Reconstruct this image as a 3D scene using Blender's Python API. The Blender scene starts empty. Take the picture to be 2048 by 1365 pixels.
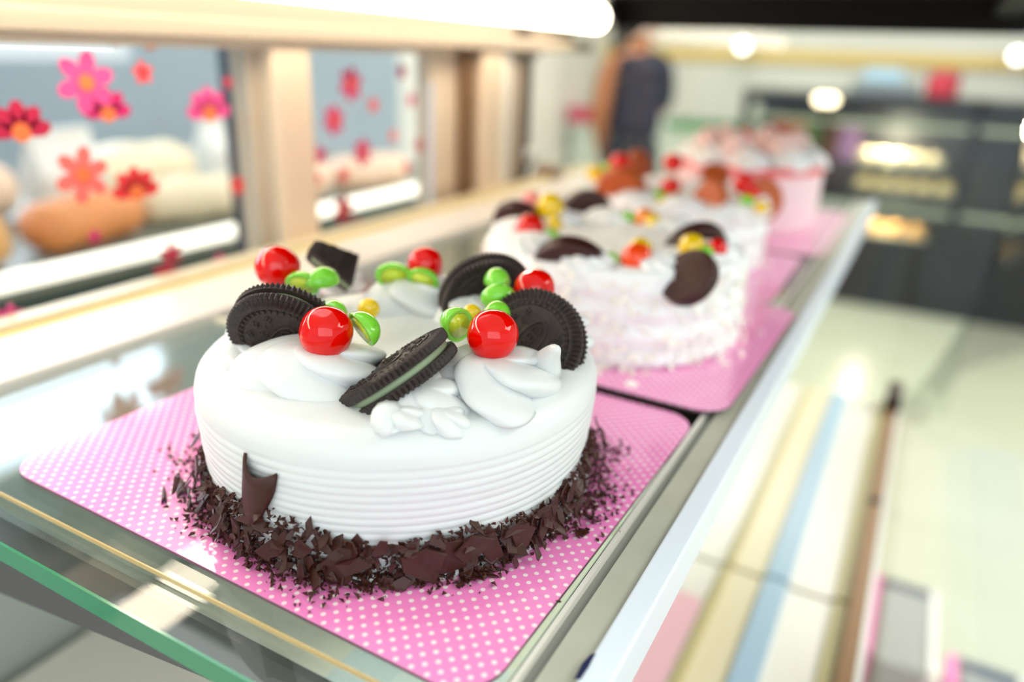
import bpy, bmesh, math, random
from mathutils import Vector, Matrix, noise, Quaternion

C = bpy.context.scene.collection
sc = bpy.context.scene
PI = math.pi
rnd = random.Random(7)

# ------------------------------------------------------------------ camera
# metres; x = right across the shelf, y = along the shelf away from us, z = up; z = 0 is the top of the glass shelf
F = 1500.0
CAM = Vector((0, 0, 0.17))
_d = Vector((1903 - 1024, 133 - 682.5, F)).normalized()
_h = Vector((1, math.tan(math.radians(2)), 0))
_up = _d.cross(_h).normalized()
if _up.y > 0: _up = -_up
_xr = _d.cross(_up)
ROT = Matrix((_xr, _d, _up))            # camera (x right, y down, z forward) -> world
RIGHT = ROT @ Vector((1, 0, 0)); UP = ROT @ Vector((0, -1, 0)); FWD = ROT @ Vector((0, 0, 1))
cd = bpy.data.cameras.new('camera')
cam = bpy.data.objects.new('camera', cd)
C.objects.link(cam)
m = Matrix((RIGHT, UP, -FWD)).transposed().to_4x4()
m.translation = CAM
cam.matrix_world = m
cd.sensor_width = 36; cd.lens = F / 2048 * 36
cd.clip_start = 0.005; cd.clip_end = 60
cd.dof.use_dof = True; cd.dof.focus_distance = 0.262; cd.dof.aperture_fstop = 3.4
sc.camera = cam

# ------------------------------------------------------------------ world, light, exposure
sc.view_settings.view_transform = 'Standard'
sc.view_settings.look = 'None'
sc.view_settings.exposure = 0.38
sc.view_settings.gamma = 1.0
sc.view_settings.use_curve_mapping = False
sc.cycles.transparent_max_bounces = 24
sc.cycles.max_bounces = 10
w = bpy.data.worlds.new('world'); sc.world = w; w.use_nodes = True
w.node_tree.nodes['Background'].inputs[0].default_value = (0.86, 0.94, 1.0, 1)
w.node_tree.nodes['Background'].inputs[1].default_value = 0.75

def area(name, loc, target, sx, sy, power, color):
    l = bpy.data.lights.new(name, 'AREA'); l.shape = 'RECTANGLE'; l.size = sx; l.size_y = sy
    l.energy = power; l.color = color
    o = bpy.data.objects.new(name, l); C.objects.link(o)
    o.location = loc
    o.rotation_euler = (Vector(target) - Vector(loc)).to_track_quat('-Z', 'Y').to_euler()
    return o
area('shop_front_daylight', (1.3, -1.7, 0.9), (-0.15, 0.35, 0.0), 2.4, 1.6, 24, (0.88, 0.95, 1.0))
area('ceiling_fill_over_shop', (-0.6, 3.4, 1.5), (-0.4, 3.6, -1.1), 2.4, 1.2, 60, (1.0, 0.96, 0.9))  # unseen fill light added to brighten the far shop
area('ceiling_fill_over_aisle', (1.6, 1.6, 1.5), (1.4, 1.8, -1.1), 1.6, 1.6, 54, (1.0, 0.98, 0.94))  # unseen fill light added to brighten aisle floor and deck
area('ceiling_fill_behind_counter', (-1.35, 1.0, 1.5), (-1.2, 1.0, -0.2), 1.0, 1.6, 8, (0.95, 0.98, 1.0))  # unseen fill light added to brighten the area behind the doors

# ------------------------------------------------------------------ helpers
def at(px, py, x=None, y=None, z=None, d=None):
    """surveyed point: sight line through a picture point, met with a known plane or distance"""
    v = ROT @ Vector((px - 1024, py - 682.5, F))
    if x is not None: t = (x - CAM.x) / v.x
    elif y is not None: t = (y - CAM.y) / v.y
    elif z is not None: t = (z - CAM.z) / v.z
    else: t = d / F
    return CAM + v * t
def camdir(r, u, t):
    """direction given as right, up, towards the viewer"""
    return (RIGHT * r + UP * u - FWD * t).normalized()

def srgb(r, g, b):
    f = lambda c: (c / 255 / 12.92) if c / 255 <= 0.04045 else ((c / 255 + 0.055) / 1.055) ** 2.4
    return (f(r), f(g), f(b), 1)

MATS = {}
def mat(name, col, rough=0.5, metal=0.0, spec=0.5, sss=0.0, sss_r=0.003, trans=0.0, coat=0.0, ior=1.45, emit=None, es=0.0, bump=0.0, bscale=400.0, var=0.0, vscale=60.0):
    if name in MATS: return MATS[name]
    mt = bpy.data.materials.new(name); mt.use_nodes = True
    nt = mt.node_tree; b = nt.nodes['Principled BSDF']
    b.inputs['Base Color'].default_value = col
    b.inputs['Roughness'].default_value = rough
    b.inputs['Metallic'].default_value = metal
    b.inputs['Specular IOR Level'].default_value = spec
    b.inputs['IOR'].default_value = ior
    b.inputs['Subsurface Weight'].default_value = sss
    b.inputs['Subsurface Radius'].default_value = (1, 0.6, 0.45)
    b.inputs['Subsurface Scale'].default_value = sss_r
    b.inputs['Transmission Weight'].default_value = trans
    b.inputs['Coat Weight'].default_value = coat
    b.inputs['Coat Roughness'].default_value = 0.06
    if emit:
        b.inputs['Emission Color'].default_value = emit
        b.inputs['Emission Strength'].default_value = es
    if bump or var:
        tc = nt.nodes.new('ShaderNodeTexCoord')
    if bump:
        n = nt.nodes.new('ShaderNodeTexNoise'); n.inputs['Scale'].default_value = bscale; n.inputs['Detail'].default_value = 4
        bp = nt.nodes.new('ShaderNodeBump'); bp.inputs['Strength'].default_value = bump; bp.inputs['Distance'].default_value = 0.0006
        nt.links.new(tc.outputs['Object'], n.inputs['Vector'])
        nt.links.new(n.outputs['Fac'], bp.inputs['Height']); nt.links.new(bp.outputs['Normal'], b.inputs['Normal'])
    if var:
        n2 = nt.nodes.new('ShaderNodeTexNoise'); n2.inputs['Scale'].default_value = vscale; n2.inputs['Detail'].default_value = 3
        mp = nt.nodes.new('ShaderNodeMapRange'); mp.inputs['From Min'].default_value = 0.3; mp.inputs['From Max'].default_value = 0.7
        mp.inputs['To Min'].default_value = 1 - var; mp.inputs['To Max'].default_value = 1 + var
        mx = nt.nodes.new('ShaderNodeMix'); mx.data_type = 'RGBA'; mx.blend_type = 'MULTIPLY'; mx.inputs[0].default_value = 1
        nt.links.new(tc.outputs['Object'], n2.inputs['Vector'])
        nt.links.new(n2.outputs['Fac'], mp.inputs['Value'])
        mx.inputs[6].default_value = col
        nt.links.new(mp.outputs[0], mx.inputs[7]); nt.links.new(mx.outputs[2], b.inputs['Base Color'])
    MATS[name] = mt
    return mt

def glass_mat(name, tint, ior=1.5, gain=1.0):
    mt = bpy.data.materials.new(name); mt.use_nodes = True
    nt = mt.node_tree; nt.nodes.clear()
    out = nt.nodes.new('ShaderNodeOutputMaterial'); mix = nt.nodes.new('ShaderNodeMixShader')
    tr = nt.nodes.new('ShaderNodeBsdfTransparent'); tr.inputs[0].default_value = tint
    gl = nt.nodes.new('ShaderNodeBsdfGlossy'); gl.inputs['Roughness'].default_value = 0.0
    fr = nt.nodes.new('ShaderNodeFresnel'); fr.inputs[0].default_value = ior
    ge = nt.nodes.new('ShaderNodeNewGeometry')
    inv = nt.nodes.new('ShaderNodeMath'); inv.operation = 'SUBTRACT'; inv.inputs[0].default_value = gain
    mul = nt.nodes.new('ShaderNodeMath'); mul.operation = 'MULTIPLY'; mul.use_clamp = True
    sg = nt.nodes.new('ShaderNodeMath'); sg.operation = 'MULTIPLY'; sg.inputs[1].default_value = gain
    nt.links.new(ge.outputs['Backfacing'], sg.inputs[0]); nt.links.new(sg.outputs[0], inv.inputs[1])
    nt.links.new(fr.outputs[0], mul.inputs[0]); nt.links.new(inv.outputs[0], mul.inputs[1])
    nt.links.new(mul.outputs[0], mix.inputs[0]); nt.links.new(tr.outputs[0], mix.inputs[1]); nt.links.new(gl.outputs[0], mix.inputs[2])
    nt.links.new(mix.outputs[0], out.inputs[0])
    return mt

class MB:
    def __init__(s): s.v = []; s.f = []
    def add(s, vs, fs):
        o = len(s.v); s.v += [tuple(v) for v in vs]; s.f += [tuple(i + o for i in f) for f in fs]; return s
    def box(s, x0, x1, y0, y1, z0, z1, M=None):
        vs = [Vector((x, y, z)) for z in (z0, z1) for (x, y) in ((x0, y0), (x1, y0), (x1, y1), (x0, y1))]
        if M: vs = [M @ v for v in vs]
        return s.add(vs, [(3, 2, 1, 0), (4, 5, 6, 7), (0, 1, 5, 4), (1, 2, 6, 5), (2, 3, 7, 6), (3, 0, 4, 7)])
    def tube(s, pts, r, n=10, cap=True):
        pts = [Vector(p) for p in pts]; k = len(pts)
        rs = r if isinstance(r, (list, tuple)) else [r] * k
        vs = []; a = None
        for i, p in enumerate(pts):
            t = (pts[min(i + 1, k - 1)] - pts[max(i - 1, 0)]).normalized()
            if a is None: a = t.orthogonal().normalized()
            else: a = (a - t * a.dot(t)).normalized()
            b = t.cross(a)
            vs += [p + (a * math.cos(q) + b * math.sin(q)) * rs[i] for q in [2 * PI * j / n for j in range(n)]]
        fs = [(i * n + j, i * n + (j + 1) % n, (i + 1) * n + (j + 1) % n, (i + 1) * n + j) for i in range(k - 1) for j in range(n)]
        if cap: fs += [tuple(reversed(range(n))), tuple(range((k - 1) * n, k * n))]
        return s.add(vs, fs)
    def lathe(s, prof, n=48, M=None, fn=None):
        vs = []
        for i, (r, z) in enumerate(prof):
            for j in range(n):
                th = 2 * PI * j / n; rr, zz = (r, z) if fn is None else fn(r, z, th, i)
                v = Vector((rr * math.cos(th), rr * math.sin(th), zz)); vs.append(M @ v if M else v)
        k = len(prof)
        fs = [(i * n + j, i * n + (j + 1) % n, (i + 1) * n + (j + 1) % n, (i + 1) * n + j) for i in range(k - 1) for j in range(n)]
        fs += [tuple(reversed(range(n))), tuple(range((k - 1) * n, k * n))]
        return s.add(vs, fs)
    def prism(s, poly, z0, z1, M=None):
        n = len(poly)
        vs = [Vector((x, y, z0)) for x, y in poly] + [Vector((x, y, z1)) for x, y in poly]
        if M: vs = [M @ v for v in vs]
        return s.add(vs, [tuple(reversed(range(n))), tuple(range(n, 2 * n))] + [(i, (i + 1) % n, n + (i + 1) % n, n + i) for i in range(n)])
    def ball(s, c, r, nu=16, nv=10, sc3=(1, 1, 1), M=None):
        vs = []
        for i in range(nv + 1):
            ph = PI * i / nv
            for j in range(nu):
                th = 2 * PI * j / nu
                v = Vector((r * sc3[0] * math.sin(ph) * math.cos(th), r * sc3[1] * math.sin(ph) * math.sin(th), r * sc3[2] * math.cos(ph)))
                if M: v = M @ v
                vs.append(Vector(c) + v)
        fs = [(i * nu + j, (i + 1) * nu + j, (i + 1) * nu + (j + 1) % nu, i * nu + (j + 1) % nu) for i in range(nv) for j in range(nu)]
        return s.add(vs, fs)
    def mesh(s, name, m=None, smooth=False):
        me = bpy.data.meshes.new(name); me.from_pydata(s.v, [], s.f); me.validate(); me.update()
        bm = bmesh.new(); bm.from_mesh(me)
        bmesh.ops.remove_doubles(bm, verts=bm.verts, dist=1e-7)
        bmesh.ops.recalc_face_normals(bm, faces=bm.faces); bm.to_mesh(me); bm.free()
        if m: me.materials.append(m)
        if smooth:
            for p in me.polygons: p.use_smooth = True
        return me
    def build(s, name, m, parent=None, smooth=False, bevel=0.0):
        o = ob(name, s.mesh(name, m, smooth), parent)
        if bevel:
            b = o.modifiers.new('bevel', 'BEVEL'); b.width = bevel; b.segments = 2; b.limit_method = 'ANGLE'
        return o

def ob(name, me, parent=None, M=None):
    o = bpy.data.objects.new(name, me); C.objects.link(o)
    if parent is not None: o.parent = parent
    if M is not None: o.matrix_basis = M
    return o
def tag(o, label=None, cat=None, group=None, kind=None):
    if label: o['label'] = label
    if cat: o['category'] = cat
    if group: o['group'] = group
    if kind: o['kind'] = kind
    return o
def thing(name, label, cat, loc=(0, 0, 0), group=None, M=None):
    o = bpy.data.objects.new(name, None); C.objects.link(o); o.empty_display_size = 0.01
    if M is not None: o.matrix_basis = M
    else: o.location = loc
    return tag(o, label, cat, group)
def frame_from(n, loc, spin=0.0):
    """matrix whose z axis is n"""
    n = Vector(n).normalized()
    x = Vector((0, 0, 1)).cross(n)
    x = x.normalized() if x.length > 1e-4 else Vector((1, 0, 0))
    y = n.cross(x)
    M = Matrix((x, y, n)).transposed().to_4x4() @ Matrix.Rotation(spin, 4, 'Z')
    M.translation = loc
    return M
def rrect(x0, x1, y0, y1, r, k=8):
    pts = []
    for cx, cy, a0 in ((x1 - r, y1 - r, 0), (x0 + r, y1 - r, 90), (x0 + r, y0 + r, 180), (x1 - r, y0 + r, 270)):
        for i in range(k + 1):
            a = math.radians(a0 + 90 * i / k); pts.append((cx + r * math.cos(a), cy + r * math.sin(a)))
    return pts

# ------------------------------------------------------------------ materials
ALU = mat('warm_aluminium', srgb(226, 206, 180), 0.38, 0.35, 0.5, bump=0.05, bscale=300)
ALU_L = mat('pale_aluminium', srgb(236, 232, 222), 0.3, 0.25)
ALU_D = mat('dark_bronze_aluminium', srgb(120, 92, 66), 0.35, 0.3)  # darker bronze tone for the door jamb and the foot
CREAM_METAL = mat('cream_enamel', srgb(240, 232, 210), 0.35)
YELLOWISH = mat('yellow_seal', srgb(228, 214, 140), 0.5)
WHITE_EN = mat('white_enamel', srgb(245, 244, 240), 0.22)
BLACK = mat('black_enamel', srgb(12, 10, 11), 0.7, spec=0.2)
HEAD = mat('tan_header_enamel', srgb(140, 130, 116), 0.55, bump=0.05, bscale=200)
ENDTAN = mat('end_panel_bronze', srgb(170, 156, 140), 0.45, 0.2)
DARKBROWN = mat('dark_brown_metal', srgb(54, 36, 28), 0.4, 0.2)
GREYBAR = mat('grey_green_anodised', srgb(186, 186, 170), 0.45, 0.1, var=0.05)
GREYDK = mat('grey_rail_groove', srgb(140, 140, 134), 0.5, 0.1)
BLUEWHITE = mat('blue_white_rail_lip', srgb(228, 236, 246), 0.25)
STEEL = mat('brushed_steel', srgb(170, 172, 170), 0.3, 0.9)
BRACKET = mat('dark_grey_bracket', srgb(96, 94, 96), 0.4, 0.3)
GREEN_EDGE = mat('green_glass_edge', srgb(52, 140, 100), 0.12, coat=0.5)
GREEN_DK = mat('dark_green_glass_edge', srgb(10, 70, 62), 0.15)
LIT_EDGE = mat('tube_lit_sheet_edge', srgb(206, 178, 124), 0.15)  # tube light caught by the clear edge, put into the colour as amber
GLASS = glass_mat('shelf_glass', (0.90, 0.955, 0.925, 1), 1.5, 1.25)
SHEET = glass_mat('clear_sheet', (0.97, 0.985, 0.975, 1), 1.45)
PANE = glass_mat('door_glass', (0.93, 0.95, 0.965, 1), 1.45)
ENDP = glass_mat('end_glass', (0.93, 0.955, 0.94, 1), 1.5)

# ------------------------------------------------------------------ setting: shop shell
FLZ = -1.13
def tiles(name, col, grout, size):
    mt = bpy.data.materials.new(name); mt.use_nodes = True
    nt = mt.node_tree; b = nt.nodes['Principled BSDF']; b.inputs['Roughness'].default_value = 0.22
    tc = nt.nodes.new('ShaderNodeTexCoord'); n = nt.nodes.new('ShaderNodeTexNoise'); n.inputs['Scale'].default_value = 3
    rp = nt.nodes.new('ShaderNodeValToRGB'); rp.color_ramp.elements[0].color = grout; rp.color_ramp.elements[1].color = col
    rp.color_ramp.elements[0].position = 0.2; rp.color_ramp.elements[1].position = 0.7
    nt.links.new(tc.outputs['Object'], n.inputs[0]); nt.links.new(n.outputs['Fac'], rp.inputs[0]); nt.links.new(rp.outputs[0], b.inputs[0])
    return mt
fl = ob('floor', None)
bpy.data.objects.remove(fl)
TILE = tiles('cream_floor_tile', srgb(196, 198, 178), srgb(188, 190, 166), 0.6)
GROUT = mat('tile_grout', srgb(206, 206, 190), 0.8)
fl = MB().box(-3.2, 4.5, -3.0, 6.4, FLZ - 0.1, FLZ - 0.003).build('floor', GROUT); tag(fl, kind='structure')
tile_me = MB().box(-0.298, 0.298, -0.298, 0.298, -0.003, 0.0).mesh('floor_tile', TILE)
for i in range(-2, 5):
    for j in range(1, 9):
        ob('floor_tile', tile_me, fl, Matrix.Translation((i * 0.6 + 0.3, j * 0.6 + 0.2, FLZ)))
WALL = mat('warm_white_wall', srgb(226, 224, 214), 0.7, var=0.03, vscale=2)
tag(MB().box(-3.2, 4.5, 5.9, 6.0, FLZ, 1.75).build('wall_back', WALL), kind='structure')
WALLB = mat('blue_grey_wall', srgb(160, 174, 184), 0.6, var=0.04, vscale=2)
wl = MB()
wl.box(-2.5, -2.4, -3.0, 3.2, FLZ, 0.10).box(-2.5, -2.4, -3.0, 3.2, 1.20, 1.75)
wl.box(-2.5, -2.4, -3.0, 0.0, 0.10, 1.20).box(-2.5, -2.4, 1.75, 3.2, 0.10, 1.20)
tag(MB().box(-2.5, -2.4, 3.2, 6.0, FLZ, 1.75).build('wall_left', WALL), kind='structure')
tag(wl.build('wall_left', WALLB), kind='structure')
tag(MB().box(-3.2, 4.5, -3.0, 6.0, 1.75, 1.85).build('ceiling', mat('white_ceiling', srgb(236, 234, 228), 0.8)), kind='structure')
win = thing('window_1', None, None, (-2.45, 0.875, 0.1)); win['kind'] = 'structure'
wf = MB()
for (y0, y1, z0, z1) in ((-0.875, -0.825, 0, 1.1), (0.825, 0.875, 0, 1.1), (-0.825, 0.825, 0, 0.05), (-0.825, 0.825, 1.05, 1.1), (-0.015, 0.015, 0.05, 1.05)):
    wf.box(-0.03, 0.03, y0, y1, z0, z1)
wf.build('window_frame', mat('white_window_frame', srgb(238, 240, 242), 0.4), win)
DAY = mat('daylight_through_window', (0.7, 0.84, 1, 1), 0.6, emit=(0.80, 0.91, 1.0, 1), es=5.0)
for y0, y1 in ((-0.825, -0.015), (0.015, 0.825)):
    MB().box(-0.012, 0.0, y0, y1, 0.05, 1.05).build('window_pane', DAY, win)
tag(MB().box(-3.2, 4.5, 5.86, 5.9, 0.16, 0.235).build('trim_1', mat('yellow_trim', srgb(236, 200, 104), 0.5)), kind='structure')

# ------------------------------------------------------------------ the display case
case = thing('display_case', 'glass bakery display case with tan aluminium frame and black top around the cakes', 'display case', (0, 0, 0))
DX = -0.485
Y0, Y1 = -0.25, 1.10
# sill strips along the staff side
MB().box(-0.455, -0.392, Y0, Y1, -0.05, 0.004).build('sill_board', mat('sill_enamel', srgb(214, 208, 200), 0.35), case, bevel=0.002)
MB().box(-0.462, -0.455, Y0, Y1, -0.03, 0.003).build('sill_seal', YELLOWISH, case)
MB().box(-0.480, -0.462, Y0, Y1, -0.05, 0.008).build('door_track', mat('track_enamel', srgb(206, 192, 160), 0.4), case, bevel=0.002)
MB().box(-0.535, -0.480, Y0, Y1, -0.05, -0.030).build('door_track_base', BRACKET, case)
# header
MB().box(-0.535, -0.470, Y0, Y1, 0.171, 0.186).build('header_rail', HEAD, case, bevel=0.002)
MB().box(-0.535, -0.502, Y0, Y1, 0.186, 0.245).build('header_panel', HEAD, case)
# corner posts at the far end of the staff side
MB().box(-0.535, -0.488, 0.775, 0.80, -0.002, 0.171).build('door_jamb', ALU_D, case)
MB().box(-0.530, -0.476, 0.800, 0.845, -0.002, 0.171).build('frame_post', ALU, case, bevel=0.003)
MB().box(-0.525, -0.482, 0.855, 0.875, -0.002, 0.186).build('frame_post', ALU_L, case, bevel=0.002)
MB().box(-0.530, -0.490, 0.875, 0.922, -0.002, 0.186).build('end_panel', ENDTAN, case)
MB().box(-0.535, -0.492, 0.922, 0.955, -0.28, 0.245).build('corner_post', DARKBROWN, case, bevel=0.003)
for z in (0.17, 0.035):
    b = MB(); b.ball((-0.488, 0.94, z), 0.011, 12, 8, (1.2, 1, 1)); b.build('round_bolt', STEEL, case, True)
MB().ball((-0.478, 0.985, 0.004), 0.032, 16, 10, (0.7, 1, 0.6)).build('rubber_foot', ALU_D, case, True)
# top
MB().box(-0.525, 0.06, 0.30, Y1, 0.245, 0.262).build('top_panel', BLACK, case)
MB().box(-0.56, 0.25, 1.085, 1.125, 0.207, 0.33).build('end_beam', BLACK, case)
MB().box(0.03, 0.06, 0.30, Y1, 0.225, 0.245).build('front_top_rail', BLACK, case)
# end pane of the case
MB().box(-0.52, 0.09, 1.094, 1.100, -0.278, 0.207).build('end_glass', ENDP, case)
# curved front pane: from the base rail up to the top rail
prof = [(0.030, -0.275), (0.058, -0.22), (0.080, -0.15), (0.094, -0.07), (0.100, 0.0), (0.098, 0.07), (0.088, 0.14), (0.070, 0.20), (0.048, 0.240)]
fg = MB(); vs = [(x, Y0, z) for x, z in prof] + [(x, Y1, z) for x, z in prof]; n = len(prof)
fg.add(vs, [(i, i + 1, n + i + 1, n + i) for i in range(n - 1)])
fgm = bpy.data.meshes.new('front_glass'); fgm.from_pydata(fg.v, [], fg.f); fgm.materials.append(ENDP)
for p in fgm.polygons: p.use_smooth = True
ob('front_glass', fgm, case)
# lower deck
DZ = -0.28
for y0, y1 in ((Y0, 0.617), (0.623, Y1)):
    MB().box(-0.52, -0.094, y0, y1, DZ - 0.012, DZ).build('deck_panel', mat('deck_white', srgb(244, 238, 226), 0.25), case)
    MB().box(-0.094, -0.086, y0, y1, DZ - 0.012, DZ + 0.004).build('deck_rib', mat('olive_rib', srgb(206, 192, 140), 0.4), case)
    MB().box(-0.086, -0.056, y0, y1, DZ - 0.012, DZ + 0.001).build('deck_strip', mat('deck_cream', srgb(240, 226, 192), 0.3), case)
    MB().box(-0.056, -0.035, y0, y1, DZ - 0.012, DZ + 0.005).build('deck_rail', mat('light_blue_rail', srgb(176, 202, 222), 0.3), case)
    MB().box(-0.035, 0.004, y0, y1, DZ - 0.012, DZ).build('deck_panel', mat('deck_white', srgb(244, 238, 226), 0.25), case)
    MB().box(0.004, 0.016, y0, y1, DZ - 0.012, DZ + 0.004).build('deck_rib', mat('olive_rib', srgb(206, 192, 140), 0.4), case)
MB().box(-0.52, 0.016, 0.617, 0.623, DZ - 0.012, DZ - 0.002).build('deck_joint', mat('joint_olive', srgb(150, 140, 84), 0.6), case)
MB().box(0.016, 0.029, Y0, Y1, DZ - 0.03, DZ + 0.012).build('base_rail', mat('brown_base_rail', srgb(150, 112, 76), 0.4, 0.2), case, bevel=0.001)
MB().box(0.029, 0.034, Y0, Y1, DZ - 0.03, DZ + 0.010).build('base_lip', WHITE_EN, case)
MB().box(0.012, 0.032, 1.06, 1.125, DZ - 0.03, DZ + 0.03).build('rail_end_cap', DARKBROWN, case, bevel=0.002)
MB().ball((0.022, 0.80, DZ + 0.012), 0.006, 12, 6, (1, 1.4, 0.5)).build('rail_screw', DARKBROWN, case, True)
MB().box(-0.50, 0.034, 0.25, Y1, FLZ + 0.05, DZ - 0.05).build('case_base', mat('case_base_cream', srgb(226, 222, 206), 0.5), case)
MB().box(-0.52, 0.034, Y0, Y1, DZ - 0.05, DZ - 0.03).build('case_floor', CREAM_METAL, case)
MB().box(-0.545, -0.535, Y0, Y1, -0.32, -0.05).build('lower_back_panel', mat('lower_panel_grey', srgb(172, 178, 168), 0.5), case)
MB().box(-0.535, -0.533, 0.22, 0.80, -0.085, -0.05).build('reflection_strip', mat('reflected_yellow', srgb(206, 196, 84), 0.5), case)  # yellow and orange patches painted in for a reflection on the shelf glass
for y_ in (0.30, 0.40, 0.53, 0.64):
    MB().box(-0.533, -0.5325, y_ - 0.035, y_ + 0.03, -0.082, -0.056).build('reflected_orange', mat('reflected_orange', srgb(226, 128, 56), 0.5), case)
# shelf support: cantilever brackets and the profile along the front of the shelf
for y in (0.128, 1.04):
    b = MB(); poly = [(-0.50, -0.012), (-0.085, -0.012), (-0.085, -0.022), (-0.50, -0.085)]
    vs = [(x, y, z) for x, z in poly] + [(x, y + 0.003, z) for x, z in poly]
    b.add(vs, [(0, 1, 2, 3), (7, 6, 5, 4), (0, 4, 5, 1), (1, 5, 6, 2), (2, 6, 7, 3), (3, 7, 4, 0)])
    b.build('shelf_bracket', BRACKET, case)
MB().box(-0.40, -0.074, 0.354, 0.396, -0.034, -0.014).build('added_gap_bar', mat('gap_shade_green', srgb(28, 40, 38), 0.5), case)  # unseen bar added so the gap between the boards looks dark
rail = thing('shelf_rail', 'grey-green aluminium rail with a bluish white lip along the front edge of the cake shelf', 'rail', (-0.07, 0.5, 0))
def rl(name, x0, x1, z0, z1, mt, **k): return MB().box(x0 + 0.07, x1 + 0.07, -0.48, 0.59, z0, z1).build(name, mt, rail, **k)
rl('inner_ledge', -0.0752, -0.0735, -0.012, 0.0018, ALU_L)
rl('groove', -0.0735, -0.0695, -0.012, -0.0012, GREYDK)
rl('flat_band', -0.0695, -0.0585, -0.012, 0.0008, GREYBAR)
rl('front_lip', -0.0585, -0.0495, -0.016, 0.0030, BLUEWHITE, bevel=0.0008)
p = at(1170, 1332, z=0.0032)
ik = MB(); M = Matrix.Translation(p - Vector((-0.07, 0.5, 0)))
ik.prism([(-.0006, -.006), (.0009, -.005), (.0011, .0), (.0007, .006), (-.0003, .0045), (-.0010, .0)], -0.0003, 0.0002, M); ik.build('ink_smudge', mat('navy_ink', srgb(18, 26, 70), 0.5), rail)
# glass shelf and the thinner clear sheet lying on it
shelf = thing('glass_shelf', 'clear glass shelf with thick green front edge under the pink cake boards', 'shelf', (-0.24, 0.6, -0.006))
def gb(name, x0, x1, y0, y1, z0, z1, mt, par, loc): return MB().box(x0 - loc[0], x1 - loc[0], y0 - loc[1], y1 - loc[1], z0 - loc[2], z1 - loc[2]).build(name, mt, par)
L1 = (-0.24, 0.6, -0.006)
gb('glass_pane', -0.40, -0.0755, 0.1135, 1.085, -0.012, -0.0036, GLASS, shelf, L1)
gb('green_edge', -0.40, -0.0755, 0.1125, 0.1135, -0.012, -0.0036, GREEN_EDGE, shelf, L1)
gb('dark_side_edge', -0.0765, -0.0753, 0.1135, 1.085, -0.011, -0.0004, GREEN_DK, shelf, L1)
sheet = thing('clear_shelf_sheet', 'thin clear sheet with tube light painted amber along its edge, lying on the glass shelf beneath the boards', 'sheet', (-0.24, 0.6, -0.002))
L2 = (-0.24, 0.6, -0.002)
gb('sheet_pane', -0.395, -0.077, 0.1296, 0.316, -0.0022, -0.0004, SHEET, sheet, L2)
gb('lit_edge', -0.395, -0.077, 0.1290, 0.1296, -0.0022, -0.0004, LIT_EDGE, sheet, L2)
sheet2 = thing('clear_shelf_sheet', 'second thin clear sheet on the shelf behind, joined to the first by a cream seam', 'sheet', (-0.24, 0.7, -0.002))
L3 = (-0.24, 0.7, -0.002)
gb('sheet_pane', -0.395, -0.077, 0.319, 1.08, -0.0034, -0.0004, SHEET, sheet2, L3)
gb('sheet_seam', -0.395, -0.077, 0.316, 0.319, -0.0034, -0.0002, CREAM_METAL, sheet2, L3)

# fluorescent tube under the case top
TX, TZ = -0.435, 0.2157
tube = thing('fluorescent_tube', 'bright warm white fluorescent tube under the top of the cake case', 'lamp', (TX, 0.45, TZ))
TUBE = mat('glowing_tube', (1, 0.9, 0.75, 1), 0.4, emit=(1.0, 0.86, 0.66, 1), es=12.0)
MB().tube([(0, -0.62, 0), (0, 0.575, 0)], 0.0165, 20).build('glass_tube', TUBE, tube, True)
for s in (-0.63, 0.587):
    MB().tube([(0, s - 0.012, 0), (0, s + 0.012, 0)], 0.0165, 16).build('end_cap', STEEL, tube, True)
    MB().box(-0.008, 0.008, s - 0.006, s + 0.008, 0.014, 0.031).build('lamp_holder', WHITE_EN, tube)

# sliding doors with flower decals
PET = [mat('decal_magenta', srgb(186, 28, 96), 0.5), mat('decal_crimson', srgb(170, 22, 62), 0.5), mat('decal_pink', srgb(208, 70, 132), 0.5),
       mat('decal_red', srgb(212, 48, 52), 0.5), mat('decal_salmon', srgb(224, 104, 98), 0.5), mat('decal_orange', srgb(236, 130, 50), 0.5), mat('decal_brown', srgb(140, 70, 50), 0.5)]
DCEN = mat('decal_yellow_centre', srgb(222, 110, 60), 0.5)
def decal(door, px, py, rpx, kind, m, x):
    c = at(px, py, x=x); r = rpx * (c - CAM).dot(FWD) / F * 1.25
    o = MB()
    if kind == 'daisy': ang = [(k * PI / 3 + 0.3, 1.0) for k in range(6)]
    elif kind == 'tulip': ang = [(a, 1.0) for a in (0.15, 0.85, 1.57, 2.3, 3.0)] 
    else: ang = [(k * 2 * PI / 5 + 0.4, 0.75) for k in range(5)]
    for a, q in ang:
        ca, sa = math.cos(a), math.sin(a); L = r * q
        prof_ = [(0.0, 0.0), (0.35, 0.22), (0.7, 0.27), (0.95, 0.14), (1.0, 0.0), (0.95, -0.14), (0.7, -0.27), (0.35, -0.22)]
        poly = [(L * (u * ca - v * sa), L * (u * sa + v * ca)) for u, v in prof_]
        o.add([(0.0, a_, b_) for a_, b_ in poly] + [(0.0006, a_, b_) for a_, b_ in poly],
              [tuple(range(8)), tuple(range(15, 7, -1))] + [(i, (i + 1) % 8, 8 + (i + 1) % 8, 8 + i) for i in range(8)])
    loc = Vector(door.location)
    f_ = o.build('flower_decal', m, door); f_.location = c - loc + Vector((0.0009 * (len(door.children) % 4), 0, 0))
    cc = MB(); cr = r * (0.26 if kind != 'tulip' else 0.3)
    cc.lathe([(cr, 0.0), (cr, 0.0005)], 14, Matrix.Rotation(PI / 2, 4, 'Y')); cb = cc.build('flower_centre', DCEN if kind != 'bud' else m, f_); cb.location = (0.0006, 0, 0)

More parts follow.
